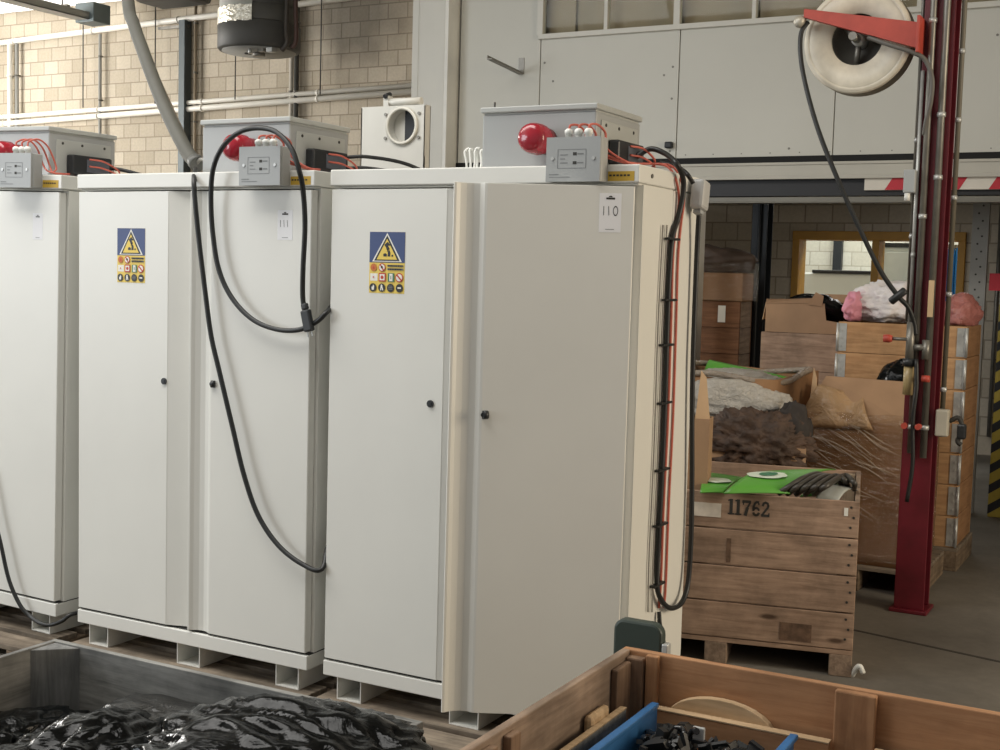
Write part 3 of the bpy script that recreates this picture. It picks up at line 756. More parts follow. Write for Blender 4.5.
b = [at(307, 318, Y=-.04), at(303, 300, Y=-.04), at(303, 270, Y=-.045), at(305, 225, Y=-.05), at(303, 190, Y=-.07), at(299, 170, Y=Yg), at(291, 148, Y=Yg), at(276, 132, Y=Yg + .01), at(257, 128, Y=Yg + .02), at(238, 133, Y=Yg + .02), at(222, 148, Y=-.06), at(213, 170, Y=-.05), at(211, 200, Y=-.04), at(213, 235, Y=Yf), at(219, 270, Y=Yf), at(232, 298, Y=Yf), at(252, 319, Y=Yf), at(275, 329, Y=Yf), at(298, 330, Y=Yf), at(316, 322, Y=-.03), at(327, 312, Y=-.02), Vector((-.035, .1, 1.62)), Vector((-.035, .35, 1.7))]
t = thing('looped_cable', 'black cable looped over the middle alarm panel with a plug at its end', 'cable', b[0])
MB().tube([p - b[0] for p in spline(b, 8)], .0095, 8).build('cord', BLACK, t)
d = (b[0] - b[1]).normalized(); e = Vector((1, 0, 0)); 
Tm = Matrix.Translation((0, 0, .0)) @ Matrix.Rotation(math.radians(-14), 4, 'Y')
MB().box(-.019, .019, -.012, .012, -.05, .03, T=Tm).box(-.013, .013, -.01, .01, .03, .055, T=Tm).build('plug', mat('plug_black', S(48, 50, 52), .5), t, bevel=.006)
MB().box(-.012, -.008, -.002, .002, -.07, -.05, T=Tm).box(.008, .012, -.002, .002, -.07, -.05, T=Tm).build('plug_pin', STEEL, t)
c = [at(-14, 470, Y=Yf), at(-6, 515, Y=Yf), at(1, 545, Y=Yf), at(9, 580, Y=Yf), at(20, 605, Y=-.03), at(30, 616, Y=-.02), at(40, 623, Y=-.03), at(50, 625, Y=-.02), at(62, 621, Y=0), at(76, 613, Y=.05), Vector((-1.34, .3, .21)), Vector((-1.34, .5, .25))]
cable('power_cable', c, .0085, BLACK, 'black cable hanging over the leftmost cabinet and curling round its foot')

# wiring on the right side of the front cabinet
XS = W + .012
dk = [Vector((1.04, .36, ZP + TOP + .06)), at(650, 149, X=1.08), at(664, 153, X=1.14), at(676, 163, X=XS + .012), at(683, 178, X=XS + .014), at(683, 195, X=XS + .01), at(678, 218, X=XS), at(672, 240, X=XS), at(669, 280, X=XS), at(667, 330, X=XS), at(665, 400, X=XS), at(662, 470, X=XS), at(659, 530, X=XS), at(657, 570, X=XS), at(658, 592, X=XS + .006), at(665, 605, X=XS + .012), at(673, 608, X=XS + .015), at(682, 602, X=XS + .015), at(688, 583, X=XS + .015), at(691, 540, X=XS + .015), at(692, 480, X=XS + .012), at(692, 420, X=XS + .01), at(693, 360, X=XS + .01), at(695, 300, X=XS + .01), at(697, 250, X=XS + .012), at(699, 212, X=XS + .02)]
cable('power_cable', dk, .0095, BLACK, 'thick black cable looping down and up the warm lit side of the front cabinet')
pg = thing('inline_socket', 'small grey plug box hanging at the back corner of the front cabinet', 'plug', at(697, 210, X=XS + .02))
Tm = Matrix.Rotation(math.radians(-10), 4, 'X')
MB().box(-.02, .03, -.035, .04, .0, .105, T=Tm).build('case', mat('socket_grey', S(176, 176, 174), .5), pg, bevel=.012)
MB().box(-.01, .02, -.015, .02, -.015, .0, T=Tm).build('gland', GREYPL, pg, bevel=.004)
MB().tube([p - pg.location for p in spline([at(693, 183, X=XS + .02), at(686, 173, X=XS), at(676, 167, X=1.12), at(660, 163, X=1.05)], 6)], .0085, 8).build('lead', BLACK, pg)
for k, (dx, xl) in enumerate(((0, 'red wire nearer the front on the side of the front cabinet'), (5, 'red wire nearer the back on the side of the front cabinet'))):
    p = [Vector((1.05, .3, ZP + TOP + .03)), at(655 + dx, 164, X=1.1), at(668 + dx, 167, X=1.16), at(676 + dx, 180, X=XS - .004), at(679 + dx, 200, X=XS - .004), at(676 + dx, 225, X=XS - .006), at(673 + dx, 260, X=XS - .006), at(671 + dx, 330, X=XS - .006), at(668 + dx, 420, X=XS - .006), at(664 + dx, 500, X=XS - .006), at(661 + dx, 580, X=XS - .006), at(659 + dx, 608, X=XS - .006)]
    cable('signal_wire', p, .0042, REDW, xl, 'red wires on the cabinet side')
for k, px in enumerate((-6, -2)):
    p = [at(669 + px, 225, X=XS - .005), at(664 + px, 330, X=XS - .005), at(660 + px, 450, X=XS - .005), at(655 + px, 560, X=XS - .005), at(654 + px, 612, X=XS - .005)]
    cable('thin_conduit', p, .003, GREYW, ('grey thin conduit nearest the front edge on the cabinet side', 'second grey thin conduit on the cabinet side beside the black cable')[k])
for (x, y) in ((671, 239), (668, 300), (665, 345), (663, 403), (661, 470), (659, 525), (656, 585)):
    p = at(x, y, X=XS)
    o = MB().box(-.008, .012, -.04, .06, -.004, .004, T=Matrix.Translation(p)).build('cable_tie', BLACK, bevel=.002)
    tag(centre(o), 'dark cable tie round the wires on the front cabinet side', 'cable tie', 'cable ties on the cabinet side')
cable('power_cable', [at(659, 612, X=XS), at(660, 625, X=XS + .005), at(663, 638, X=XS + .01), at(664, 650, X=XS + .01), at(664, 675, X=XS + .01), at(664, 700, X=XS + .02)], .008, BLACK, 'short black cable below the loop behind the crate corner')
# black relay leads on middle cabinet
for k, (y0, l) in enumerate(((152, 'upper black lead leaving the relay box on the middle enclosure'), (159, 'lower black lead leaving the relay box on the middle enclosure'))):
    p0 = Vector((XC[1] + 1.03, .43, ZP + TOP + .09 - k * .045))
    cable('relay_lead', [p0, p0 + Vector((.08, .05, .004)), p0 + Vector((.2, .16, -.02)), p0 + Vector((.32, .3, -.1))], .0075, BLACK, l)
p0 = Vector((XC[0] + 1.03, .43, ZP + TOP + .07))
cable('relay_lead', [p0, p0 + Vector((.08, .05, -.01)), p0 + Vector((.2, .14, -.045)), p0 + Vector((.3, .26, -.066))], .0085, BLACK, 'black lead leaving the relay box on the leftmost enclosure')
# bundle of white cable ties on top
tb = thing('cable_tie_bundle', 'bundle of white cable ties standing behind the rail left of the front enclosure', 'cable ties', (.43, .3, ZP + TOP))
for k in range(7):
    x = -.035 + k * .013
    MB().tube(spline([(x, .0, .0), (x - .004 + .003 * (k % 3), .004 * k, .05), (x - .012 + .006 * (k % 3), .004 * k, .085 + .008 * (k % 2)), (x + .002, .004 * k + .008, .1 - .006 * (k % 3))], 5), .0045, 6).build('tie', WHITEP, tb)
o = MB().tube(spline([(.36, .55, 2.1), (.362, .55, 2.25), (.36, .56, 2.4)], 4), .004, 6).build('loose_wire', INK); tag(centre(o), 'thin dark wire standing up behind the front right cabinet', 'wire')

# ------------------------------------------------------------------ white duct box behind the cabinets
vb = thing('duct_box', 'tall shallow off white sheet metal box with a round port behind the cabinets', 'duct box', (-.92, 1.5, 0))
BOXP = mat('off_white_sheet', S(206, 204, 196), .45, 0, .05, 4)
ring = MB(); hx, hz_, hr = .245, 2.45, .078; bw, bt = .375, 2.545
n = 32; out = []; inn = []
def rectpt(a):
    c_, s_ = math.cos(a), math.sin(a); x0, x1, z0, z1 = -hx, bw - hx, 2.3 - hz_, bt - hz_
    k = min((x1 / c_ if c_ > 1e-6 else 1e9) if c_ > 0 else (x0 / c_ if c_ < -1e-6 else 1e9), (z1 / s_ if s_ > 1e-6 else 1e9) if s_ > 0 else (z0 / s_ if s_ < -1e-6 else 1e9))
    return (hx + c_ * k, hz_ + s_ * k)
angs = sorted([2 * PI * i / n for i in range(n)] + [math.atan2(z, x) % (2 * PI) for x in (-hx, bw - hx) for z in (2.3 - hz_, bt - hz_)])
m_ = len(angs)
vs = [(rectpt(a)[0], 0, rectpt(a)[1]) for a in angs] + [(hx + hr * math.cos(a), 0, hz_ + hr * math.sin(a)) for a in angs] + [(hx + hr * math.cos(a), .044, hz_ + hr * math.sin(a)) for a in angs]
fs = []
for i in range(m_):
    j = (i + 1) % m_
    fs += [(i, j, m_ + j, m_ + i), (m_ + i, m_ + j, 2 * m_ + j, 2 * m_ + i)]
ring.add(vs, fs)
ring.box(0, bw, 0, .006, 0, 2.3).box(0, .006, .0, .05, 0, bt).box(bw - .006, bw, 0, .05, 0, bt).box(0, bw, .045, .05, 0, bt).box(0, bw, 0, .05, bt, bt + .004)
ring.build('casing', BOXP, vb)
MB().lathe([(hr, .0), (hr + .014, .0), (hr + .014, -.012), (hr, -.012)], (hx, 0, hz_), (0, 1, 0), 32, closed=True).build('port_flange', mat('flange_cream', S(208, 205, 194), .4), vb)
MB().box(hx - .01, hx + .08, .038, .0435, hz_ - .09, hz_ + .09).build('damper_flap', mat('flap_black', S(32, 34, 38), .6), vb)
s = MB()
for a in (35, 145, 215, 325): s.cyl((hx + .118 * math.cos(math.radians(a)), -.008, hz_ + .1 * math.sin(math.radians(a))), (hx + .118 * math.cos(math.radians(a)), 0, hz_ + .1 * math.sin(math.radians(a))), .008, 8)
s.build('flange_bolt', STEELD, vb)
MB().cyl((.15, .02, bt + .025), (.34, .02, bt + .025), .018, 12).box(.13, .16, .0, .04, bt + .004, bt + .055).build('clamp_bar', BOXP, vb)
MB().cyl((.145, -.01, bt + .05), (.15, .03, bt + .065), .012, 8).build('clamp_knob', BLACKP, vb)
# small angle bracket on the panel wall
bk = thing('wall_bracket', 'small bent steel bracket on the grey panel wall above the cabinets', 'bracket', (-2.14, 5.5, 3.37))
MB().box(-.025, .025, -.006, 0, 0, .13).build('plate', STEELD, bk)
MB().box(-.022, .022, -.54, -.006, -.004, .004, T=Matrix.Rotation(math.radians(-4), 4, 'X')).box(-.022, -.018, -.54, -.006, -.004, .03, T=Matrix.Rotation(math.radians(-4), 4, 'X')).build('arm', STEELD, bk)

# ------------------------------------------------------------------ red post with pipes and hose reel
PX0, PX1, PY = 1.462, 1.617, 3.13
ps = thing('steel_post', 'tall dark red steel post carrying pipes and the hose reel', 'post', ((PX0 + PX1) / 2, PY + .08, 0))
hw = (PX1 - PX0) / 2
MB().box(-hw, hw, -.08, -.067, .02, 5.57).box(-hw, hw, .067, .08, .02, 5.57).box(-.005, .005, -.067, .067, .02, 5.57).build('beam', REDPOST, ps, bevel=.003)
MB().box(-hw - .02, hw + .02, -.11, .11, 0, .02).build('base_plate', REDPOST, ps, bevel=.004)
def post_pipe(x, y, z0, z1, r, m, label, clamps=()):
    t = thing('post_pipe', label, 'pipe', (x, y, z0), 0, 'pipes running up the red post')
    MB().tube([(0, 0, 0), (0, 0, z1 - z0)], r, 12).build('tube', m, t)
    for z in clamps: MB().cyl((0, 0, z - z0 - .012), (0, 0, z - z0 + .012), r * 1.25, 12).build('clamp', STEEL, t)
    return t
PYF = PY - .03
post_pipe(1.512, PYF, .86, 5.55, .017, STEELD, 'left of the two thick steel pipes on the front of the red post', (1.0, 2.1, 3.1))
post_pipe(1.578, PYF, .84, 5.55, .018, STEELD, 'right of the two thick steel pipes on the front of the red post', (1.0, 2.3, 2.62))
post_pipe(1.65, PY + .05, .95, 5.55, .013, mat('olive_pipe', S(104, 98, 84), .5), 'thin olive pipe with small clips along the right edge of the red post', (1.2, 1.7, 2.2, 2.6, 2.95))
post_pipe(1.448, PY + .03, 1.55, 5.55, .009, STEELD, 'thinnest steel pipe along the left edge of the red post', (2.0, 2.5))
post_pipe(1.472, PY - .02, 1.5, 2.85, .010, STEEL, 'thin bright pipe left of the thick pipes with a small switch box', (1.9,))
t = thing('switch_box', 'small grey switch box on the left pipes of the red post', 'switch', (1.452, PY - .02, 2.28))
MB().box(-.04, .02, -.05, .015, -.06, .06).build('case', GREYPL, t, bevel=.006)
MB().cyl((-.02, -.03, -.1), (-.02, -.03, -.06), .015, 10).build('gland', WHITEP, t)
o = MB().box(1.564, 1.592, PYF - .022, PYF - .0185, 1.58, 1.77).build('pipe_label', mat('cream_tape', S(206, 178, 138), .6)); tag(centre(o), 'cream label taped on the right thick pipe of the post', 'label')
t = thing('socket_box', 'pale grey socket box at the right side of the red post', 'socket box', (1.66, PY + .01, .98))
MB().box(-.03, .035, -.045, .02, -.02, .12).build('case', mat('socket_pale', S(176, 170, 154), .5), t, bevel=.008)
MB().tube(spline([(.035, 0, .06), (.08, 0, .08), (.1, .0, .02), (.08, 0, -.04), (.1, 0, -.06)], 6), .012, 8).build('lead', INK, t)
MB().box(.075, .12, -.02, .02, -.03, .05).build('plug', BLACKP, t, bevel=.01)
# valve cluster
vc = bpy.data.objects.new('air_valve', None); COL.objects.link(vc); vc.parent = ps
vc.location = Vector((1.51, PYF - .035, 1.36)) - ps.location
MB().cyl((-.02, -.005, -.02), (-.02, -.005, .19), .022, 12).cyl((0, 0, .06), (.06, 0, .06), .018, 12).cyl((.06, 0, .0), (.06, 0, .1), .02, 12).build('body', STEELD, vc)
MB().cyl((-.02, -.005, -.19), (-.02, -.005, -.03), .026, 14).build('filter_bowl', mat('filter_bowl', S(170, 150, 108), .35), vc)
MB().cyl((-.02, -.005, -.04), (-.02, -.005, .0), .034, 14).build('collar', BLACKP, vc)
MB().cyl((-.11, -.015, .1), (-.02, -.008, .1), .009, 8).build('stem', STEELD, vc)
MB().lathe([(.001, 0), (.02, .0), (.022, .03), (.016, .045), (.001, .045)], (-.155, -.02, .1), (1, .1, 0), 14).build('red_knob', REDARM, vc)
MB().cyl((.05, -.02, -.1), (.09, -.02, -.1), .018, 12).build('red_collar', REDARM, vc)
MB().cyl((-.02, -.02, -.35), (-.02, -.06, -.35), .016, 12).cyl((.05, -.02, -.35), (.05, -.06, -.35), .016, 12).build('red_coupling', REDARM, vc)
MB().tube(spline([(.02, -.03, .0), (.03, -.04, -.15), (.02, -.04, -.32), (.03, -.035, -.55), (.01, -.03, -.75)], 5), .011, 8).build('air_line', BLACK, vc)
# arm and reel
rc = Vector((1.128, 3.1, 3.03))
ra = thing('hose_reel', 'round white hose reel hung on an orange red arm from the post', 'hose reel', rc)
def rel(p): return Vector(p) - rc
ro, ri = .283, .135
MB().lathe([(ri, 0), (ro - .01, 0), (ro, .012), (ro, .02), (ro - .012, .028), (ri, .028)], (0, 0, 0), (0, 1, 0), 56, closed=True).build('front_flange', REELW, ra)
MB().lathe([(ro - .03, -.001), (ro - .022, -.006), (ro - .014, -.001)], (0, 0, 0), (0, 1, 0), 56).build('rim_bead', REELW, ra)
MB().lathe([(ri, .112), (ro - .01, .112), (ro, .12), (ro, .128), (ro - .012, .136), (ri, .136)], (0, 0, 0), (0, 1, 0), 56, closed=True).build('back_flange', mat('reel_edge', S(150, 142, 126), .5), ra)
MB().lathe([(ri, .02), (ri, .118), (.001, .118)], (0, 0, 0), (0, 1, 0), 40).build('drum', mat('reel_drum', S(112, 110, 104), .45, .4), ra)
MB().lathe([(ro - .045, .03), (ro - .035, .07), (ro - .045, .11)], (0, 0, 0), (0, 1, 0), 48).build('wound_hose', BLACK, ra)
for a in (20, 140, 260):
    e = Vector((math.cos(math.radians(a)), 0, math.sin(math.radians(a)))) * (ri - .005)
    MB().tube([e * .2 + Vector((0, .06, 0)), Vector((e.x, .1, e.z))], .016, 8).build('spoke', STEELD, ra)
hub = MB().lathe([(.001, .0), (.03, 0), (.035, .11), (.001, .11)], (0, 0, 0), (0, 1, 0), 20)
hub.build('hub', STEEL, ra)
am = MB()
q = [rel((.866, 3.0, 3.15)), rel((.866, 3.0, 3.182)), rel((1.455, 3.0, 3.072)), rel((1.455, 3.0, 2.956))]
pR = rel((1.458, 3.0, 3.01))
am.prism([p + Vector((0, 0, 0)) for p in q], (0, .006, 0))
am.prism([q[1], q[1] + Vector((0, .05, 0)), q[2] + Vector((0, .05, 0)), q[2]], (0, 0, .006))
am.prism([q[0], q[0] + Vector((0, .05, 0)), q[3] + Vector((0, .05, 0)), q[3]], (0, 0, -.006))
am.build('arm', REDARM, ra)
MB().box(pR.x - .004, pR.x + .012, pR.y - .02, pR.y + .14, pR.z - .085, pR.z + .1).build('mounting_plate', REDARM, ra, bevel=.003)
MB().cyl((0, -.1, .0), (0, .03, 0), .022, 14).build('axle', STEELD, ra)
nz_ = rel(at(803, 22, Y=3.02))
MB().lathe([(.001, -.02), (.03, -.015), (.034, .015), (.02, .035), (.001, .04)], nz_ + Vector((-.01, 0, .0)), (-.6, 0, .3), 14).build('hose_guide', mat('nozzle_pale', S(190, 184, 170), .4, .3), ra)
# drop hose from reel to post
hh = [at(808, 22, Y=3.04), at(801, 34, Y=3.02), at(801, 60, Y=3.0), at(808, 95, Y=2.98), at(820, 135, Y=2.96), at(838, 180, Y=2.95), at(858, 225, Y=2.96), at(880, 270, Y=2.98), at(898, 296, Y=3.0), at(908, 307, Y=3.02), at(914, 322, Y=3.05), at(916, 335, Y=3.06)]
t = thing('air_hose', 'black air hose hanging from the reel and tied back to the post', 'hose', hh[0])
MB().tube([p - hh[0] for p in spline(hh, 8)], .0125, 10).build('tube', BLACK, t)
d = (hh[9] - hh[8]).normalized()
p = hh[8] - hh[0]
side = Vector((.75, 0, .66)); MB().tube([p - side * .05, p - side * .044, p + side * .044, p + side * .05], [.014, .021, .021, .014], 12).build('stop_ball', BLACKP, t)
fh = [at(868, 37, Y=3.02), at(890, 45, Y=3.0), at(912, 52, Y=3.0), at(925, 60, Y=3.02), at(932, 78, Y=3.03), at(931, 100, Y=3.05), at(926, 122, Y=3.08), at(924, 135, Y=3.1)]
tag(centre(MB().tube(spline(fh, 8), .012, 10).build('feed_hose', mat('feed_hose_grey', S(98, 94, 88), .5))), 'grey feed hose curving from the reel hub to the post', 'hose')

# ------------------------------------------------------------------ numbered bin with green parts
bn = thing('wooden_bin', 'big weathered wooden bin stencilled 11762 full of green parts', 'bin', (.853, 2.166, 0), math.radians(12.5))
hx_, hy_ = .6, .49
def planks(mb, x0, x1, y0, y1, n=4, z0=.12, z1=.79):
    h = (z1 - z0) / n
    for i in range(n): mb.box(x0, x1, y0, y1, z0 + i * h + .003, z0 + (i + 1) * h - .003)
    return mb
planks(MB(), -hx_, hx_, -hy_, -hy_ + .022).build('front_wall', WOODWX, bn, bevel=.003)
planks(MB(), -hx_, hx_, hy_ - .022, hy_).build('back_wall', WOODWX, bn, bevel=.003)
planks(MB(), -hx_, -hx_ + .022, -hy_ + .023, hy_ - .023).build('side_wall', WOODW, bn, bevel=.003)
planks(MB(), hx_ - .022, hx_, -hy_ + .023, hy_ - .023).build('side_wall', WOODW, bn, bevel=.003)
MB().box(-hx_ + .0, hx_, -hy_, hy_, .1, .1195).build('base', WOODWX, bn)
for sx in (-1, 1):
    for s2 in (-1, 1):
        x = sx * (hx_ - .055); y = s2 * (hy_ - .055)
        MB().box(x - .03, x + .03, y - .03, y + .03, .12, .775).build('corner_post', wood('pale_post', S(150, 128, 104), S(196, 176, 148), 'z', stain=.3) if (sx, s2) == (1, 1) else WOODWZ, bn, bevel=.004)
for x in (-.55, 0, .55): MB().box(x - .05, x + .05, -hy_, hy_, 0, .0995).build('skid', WOODW, bn, bevel=.004)
def stencil(parent, x0, z0, h, y, m, name):
    mb = MB()
    def mk(ox):
        return lambda u, v: (x0 + (ox + u) * h, y, z0 + v * h)
    ox = 0
    for ch in '11762':
        P = mk(ox)
        if ch == '1':
            mb.stroke([(.2, .04), (.2, .96)], .2, P); mb.stroke([(.02, .05), (.13, .05)], .09, P); mb.stroke([(.27, .05), (.4, .05)], .09, P); mb.stroke([(.02, .9), (.12, .95)], .09, P); ox += .45
        elif ch == '7':
            mb.stroke([(.04, .9), (.5, .9)], .18, P); mb.stroke([(.07, .7), (.07, .84)], .08, P); mb.stroke([(.5, .84), (.34, .52)], .12, P); mb.stroke([(.32, .46), (.22, .03)], .2, P); ox += .6
        elif ch == '6':
            c = [(.29 + .18 * math.cos(a * PI / 8), .3 + .24 * math.sin(a * PI / 8)) for a in range(17)]
            mb.stroke(c[1:8], .13, P); mb.stroke(c[9:16], .15, P); mb.stroke([(.11, .36), (.12, .6), (.2, .82), (.3, .93), (.42, .92)], .14, P); mb.stroke([(.44, .84), (.44, .76)], .1, P); ox += .6
        elif ch == '2':
            c = [(.27 + .17 * math.cos(a), .72 + .21 * math.sin(a)) for a in (PI, PI * .75, PI * .5, PI * .25, 0, -PI * .2)]
            mb.stroke(c, .14, P); mb.stroke([(.38, .56), (.2, .3), (.1, .14)], .13, P); mb.stroke([(.05, .08), (.5, .08)], .16, P); mb.stroke([(.48, .1), (.5, .24)], .08, P); ox += .6
    return mb.build(name, m, parent)
stencil(bn, .03, .69, .07, -hy_ - .0015, INK, 'stencil_number')
MB().box(-.135, .0, -hy_ - .003, -hy_ - .0015, .672, .735).build('torn_label', mat('torn_paper', S(206, 196, 182), .8, 0, .15, 18), bn)
MB().box(.535, .552, -hy_ - .003, -hy_ - .0015, .722, .758).build('small_sticker', SWHT, bn)
mk = MB()
mk.box(.28, .42, -hy_ - .0015, -hy_ - .001, .14, .22)
for i in range(4):
    for j in range(3): MB().cyl((.565 + .012 * (j % 2), -hy_ - .002, .17 + i * .167 + j * .045), (.565 + .012 * (j % 2), -hy_, .17 + i * .167 + j * .045), .006, 6).build('nail_head', INK, bn)
MB().box(.03, .05, -hy_ - .0015, -hy_ - .001, .47, .58).build('dark_stain', mat('stain_brown', S(104, 80, 62), .8, 0, .4, 26), bn)
mk.build('dark_stain', mat('stain_brown', S(104, 80, 62), .8, 0, .4, 26), bn)
o = MB().tube(spline([(.6, -.47, .0), (.63, -.5, .06), (.65, -.5, .03)], 5), .012, 6).build('white_tie', WHITEP, bn)

GRP = 'green plastic parts in the bin'
def zp(x, y, z): return at(x, y, Z=z)
g1 = patch('green_cover', [zp(724, 493, .80), zp(790, 493, .80), zp(836, 469, .83), zp(768, 472, .84)], GREENP, .035, .006)
tag(centre(g1), 'large bright green plastic cover with a white oval lying on top in the bin', 'green part', GRP)
ov = MB(); oc = zp(768, 478, .872)
pts = [(oc.x + .12 * math.cos(a) * .9 + .03 * math.sin(a), oc.y + .06 * math.sin(a) + .05 * math.cos(a)) for a in [2 * PI * i / 24 for i in range(24)]]
gm = g1
def top_z(o, x, y):
    best = None
    for v in o.data.vertices:
        w = v.co + o.location; d = (w.x - x) ** 2 + (w.y - y) ** 2
        if best is None or d < best[0]: best = (d, w.z)
    return best[1]
def oval(parent, cx_, cy_, a, b, rot, m, name, lift=.004, mid=None):
    mb = MB(); k = 20
    def surf(x, y):   # smooth height from nearest three vertices
        ds = sorted(((v.co.x + parent.location.x - x) ** 2 + (v.co.y + parent.location.y - y) ** 2, v.co.z + parent.location.z) for v in parent.data.vertices)[:4]
        wsum = sum(1 / (d + 1e-5) for d, _ in ds); return sum(z / (d + 1e-5) for d, z in ds) / wsum
    def P(r, th):
        x = a * r * math.cos(th); y = b * r * math.sin(th)
        X, Y = cx_ + x * math.cos(rot) - y * math.sin(rot), cy_ + x * math.sin(rot) + y * math.cos(rot)
        return Vector((X, Y, surf(X, Y) + lift)) - parent.location
    rings = (.02, .35, .7, 1.0)
    vs = [P(r, 2 * PI * i / k) for r in rings for i in range(k)]
    fs = [(q * k + i, q * k + (i + 1) % k, (q + 1) * k + (i + 1) % k, (q + 1) * k + i) for q in range(3) for i in range(k)]
    ms = mb.add(vs, fs, 0, True)
    return mb.build(name, m, parent)
oc = zp(767, 476, .85)
oval(g1, oc.x, oc.y, .10, .05, .75, mat('oval_white', S(206, 218, 200), .5), 'white_oval', .006)
oval(g1, oc.x + .005, oc.y + .005, .05, .02, .9, SGRN, 'oval_mark', .009)
g2 = patch('green_cover', [zp(700, 492, .79), zp(724, 492, .79), zp(748, 478, .80), zp(706, 472, .80)], GREENP, .02, .006)
tag(centre(g2), 'green plastic cover with a pale oval at the left beside the cardboard in the bin', 'green part', GRP)
oc = zp(716, 482, .81); oval(g2, oc.x, oc.y, .07, .05, .3, mat('oval_white', S(206, 218, 200), .5), 'white_oval', .006)
g3 = patch('green_cover', [zp(800, 496, .78), zp(822, 496, .78), zp(850, 484, .80), zp(835, 478, .82)], GREENP, .02, .006)
tag(centre(g3), 'narrow green plastic cover poking up at the right end of the bin', 'green part', GRP)
g4 = patch('grey_cover', [zp(815, 499, .78), zp(838, 501, .78), zp(858, 490, .79), zp(838, 486, .81)], mat('pale_grey_part', S(172, 174, 168), .5), .03, .006)
tag(centre(g4), 'pale grey rounded part at the right end of the bin', 'grey part')
for k in range(5):
    x0 = 778 + k * 9; 
    pts = [zp(x0, 494, .79), zp(x0 + 12, 486, .83 + .004 * k), zp(x0 + 26 + k, 478 - k * .6, .86), zp(x0 + 40, 474 + k * 2.2, .86 - .004 * k), zp(x0 + 52 - k * 3, 480 + k * 2.2, .83 - .008 * k)]
    o = MB().tube(spline(pts, 6), .014, 6).build('dark_trim_strip', mat('trim_dark', S(64, 60, 54), .4))
    o.data.transform(Matrix.Identity(4)); tag(centre(o), 'dark curved edge strip among the green parts in the bin', 'plastic strip', 'dark strips in the bin')
# folded cardboard standing in the bin
cd = thing('cardboard_sleeve', 'tall folded cardboard sleeve standing in the bin beside the cabinet side', 'cardboard', (.73, 1.72, .125), math.radians(12.5))
MB().box(-.14, .14, 0, .004, 0, .98).box(.136, .14, .004, .14, 0, .98).box(-.14, .14, .14, .144, 0, .98).box(-.14, -.136, .004, .14, 0, .98).build('sleeve', CARD, cd)
MB().prism([(.0, .01, .97), (.045, .01, .97), (.03, .01, 1.2), (.018, .01, 1.24)], (0, .006, 0)).build('flap', CARDL, cd)
MB().prism([(.07, .02, .97), (.138, .02, .97), (.115, .02, 1.17), (.09, .02, 1.2)], (0, .006, 0)).build('flap', CARDL, cd)
MB().prism([(-.13, .1, .8), (.05, .1, .8), (.03, .1, 1.26), (-.1, .1, 1.2)], (0, .008, 0)).build('green_insert', GREENP, cd)

# ------------------------------------------------------------------ cartons in the store
def carton(name, label, x0, x1, y0, y1, z0, z1, m, seed, top_bulge=0.0, rz=0, flare=.02, open_top=True):
    t = thing(name, label, 'carton', ((x0 + x1) / 2, (y0 + y1) / 2, z0), rz)
    hx, hy, h = (x1 - x0) / 2, (y1 - y0) / 2, z1 - z0
    n, k = 9, 12; vs = []; per = []
    for i in range(n): per.append((-hx + 2 * hx * i / n, -hy))
    for i in range(n): per.append((hx, -hy + 2 * hy * i / n))
    for i in range(n): per.append((hx - 2 * hx * i / n, hy))
    for i in range(n): per.append((-hx, hy - 2 * hy * i / n))
    m4 = len(per)
    for j in range(k + 1):
        v = j / k
        for i, (x, y) in enumerate(per):
            b = 1 + flare * math.sin(v * PI) + .02 * noise.noise(Vector((x * 4, y * 4, v * 3 + seed)))
            vs.append((x * b, y * b, v * h + (.03 * noise.noise(Vector((x * 3, y * 3, seed))) if j == k else 0)))
    fs = [(j * m4 + i, j * m4 + (i + 1) % m4, (j + 1) * m4 + (i + 1) % m4, (j + 1) * m4 + i) for j in range(k) for i in range(m4)]
    mb = MB().add(vs, fs, 0, True); mb.f.append(list(range(m4 - 1, -1, -1))); mb.m.append(0); mb.s.append(False)
    o = mb.build('box', m, t); o.modifiers.new('thickness', 'SOLIDIFY').thickness = .006
    return t, per, hx, hy, h
def wrap(t, hx, hy, z0, z1, seed, grow=.02, name='stretch_wrap'):
    n, k = 60, 26; vs = []
    for j in range(k + 1):
        v = j / k
        for i in range(n):
            a = 2 * PI * i / n
            c_, s_ = math.cos(a), math.sin(a); p = (abs(c_) ** 8 + abs(s_) ** 8) ** (-1 / 8)
            x, y = c_ * p * hx, s_ * p * hy
            b = 1 + grow / max(hx, hy) + .022 * abs(noise.noise(Vector((x * 3, y * 3, v * 9 + x * 4 + seed)))) + .012 * noise.noise(Vector((x * 9, y * 9, v * 22 + seed)))
            vs.append((x * b, y * b, z0 + (z1 - z0) * v + .02 * noise.noise(Vector((x * 5, y * 5, seed + 9)))))
    fs = [(j * n + i, j * n + (i + 1) % n, (j + 1) * n + (i + 1) % n, (j + 1) * n + i) for j in range(k) for i in range(n)]
    return MB().add(vs, fs, 0, True).build(name, FILM, t)
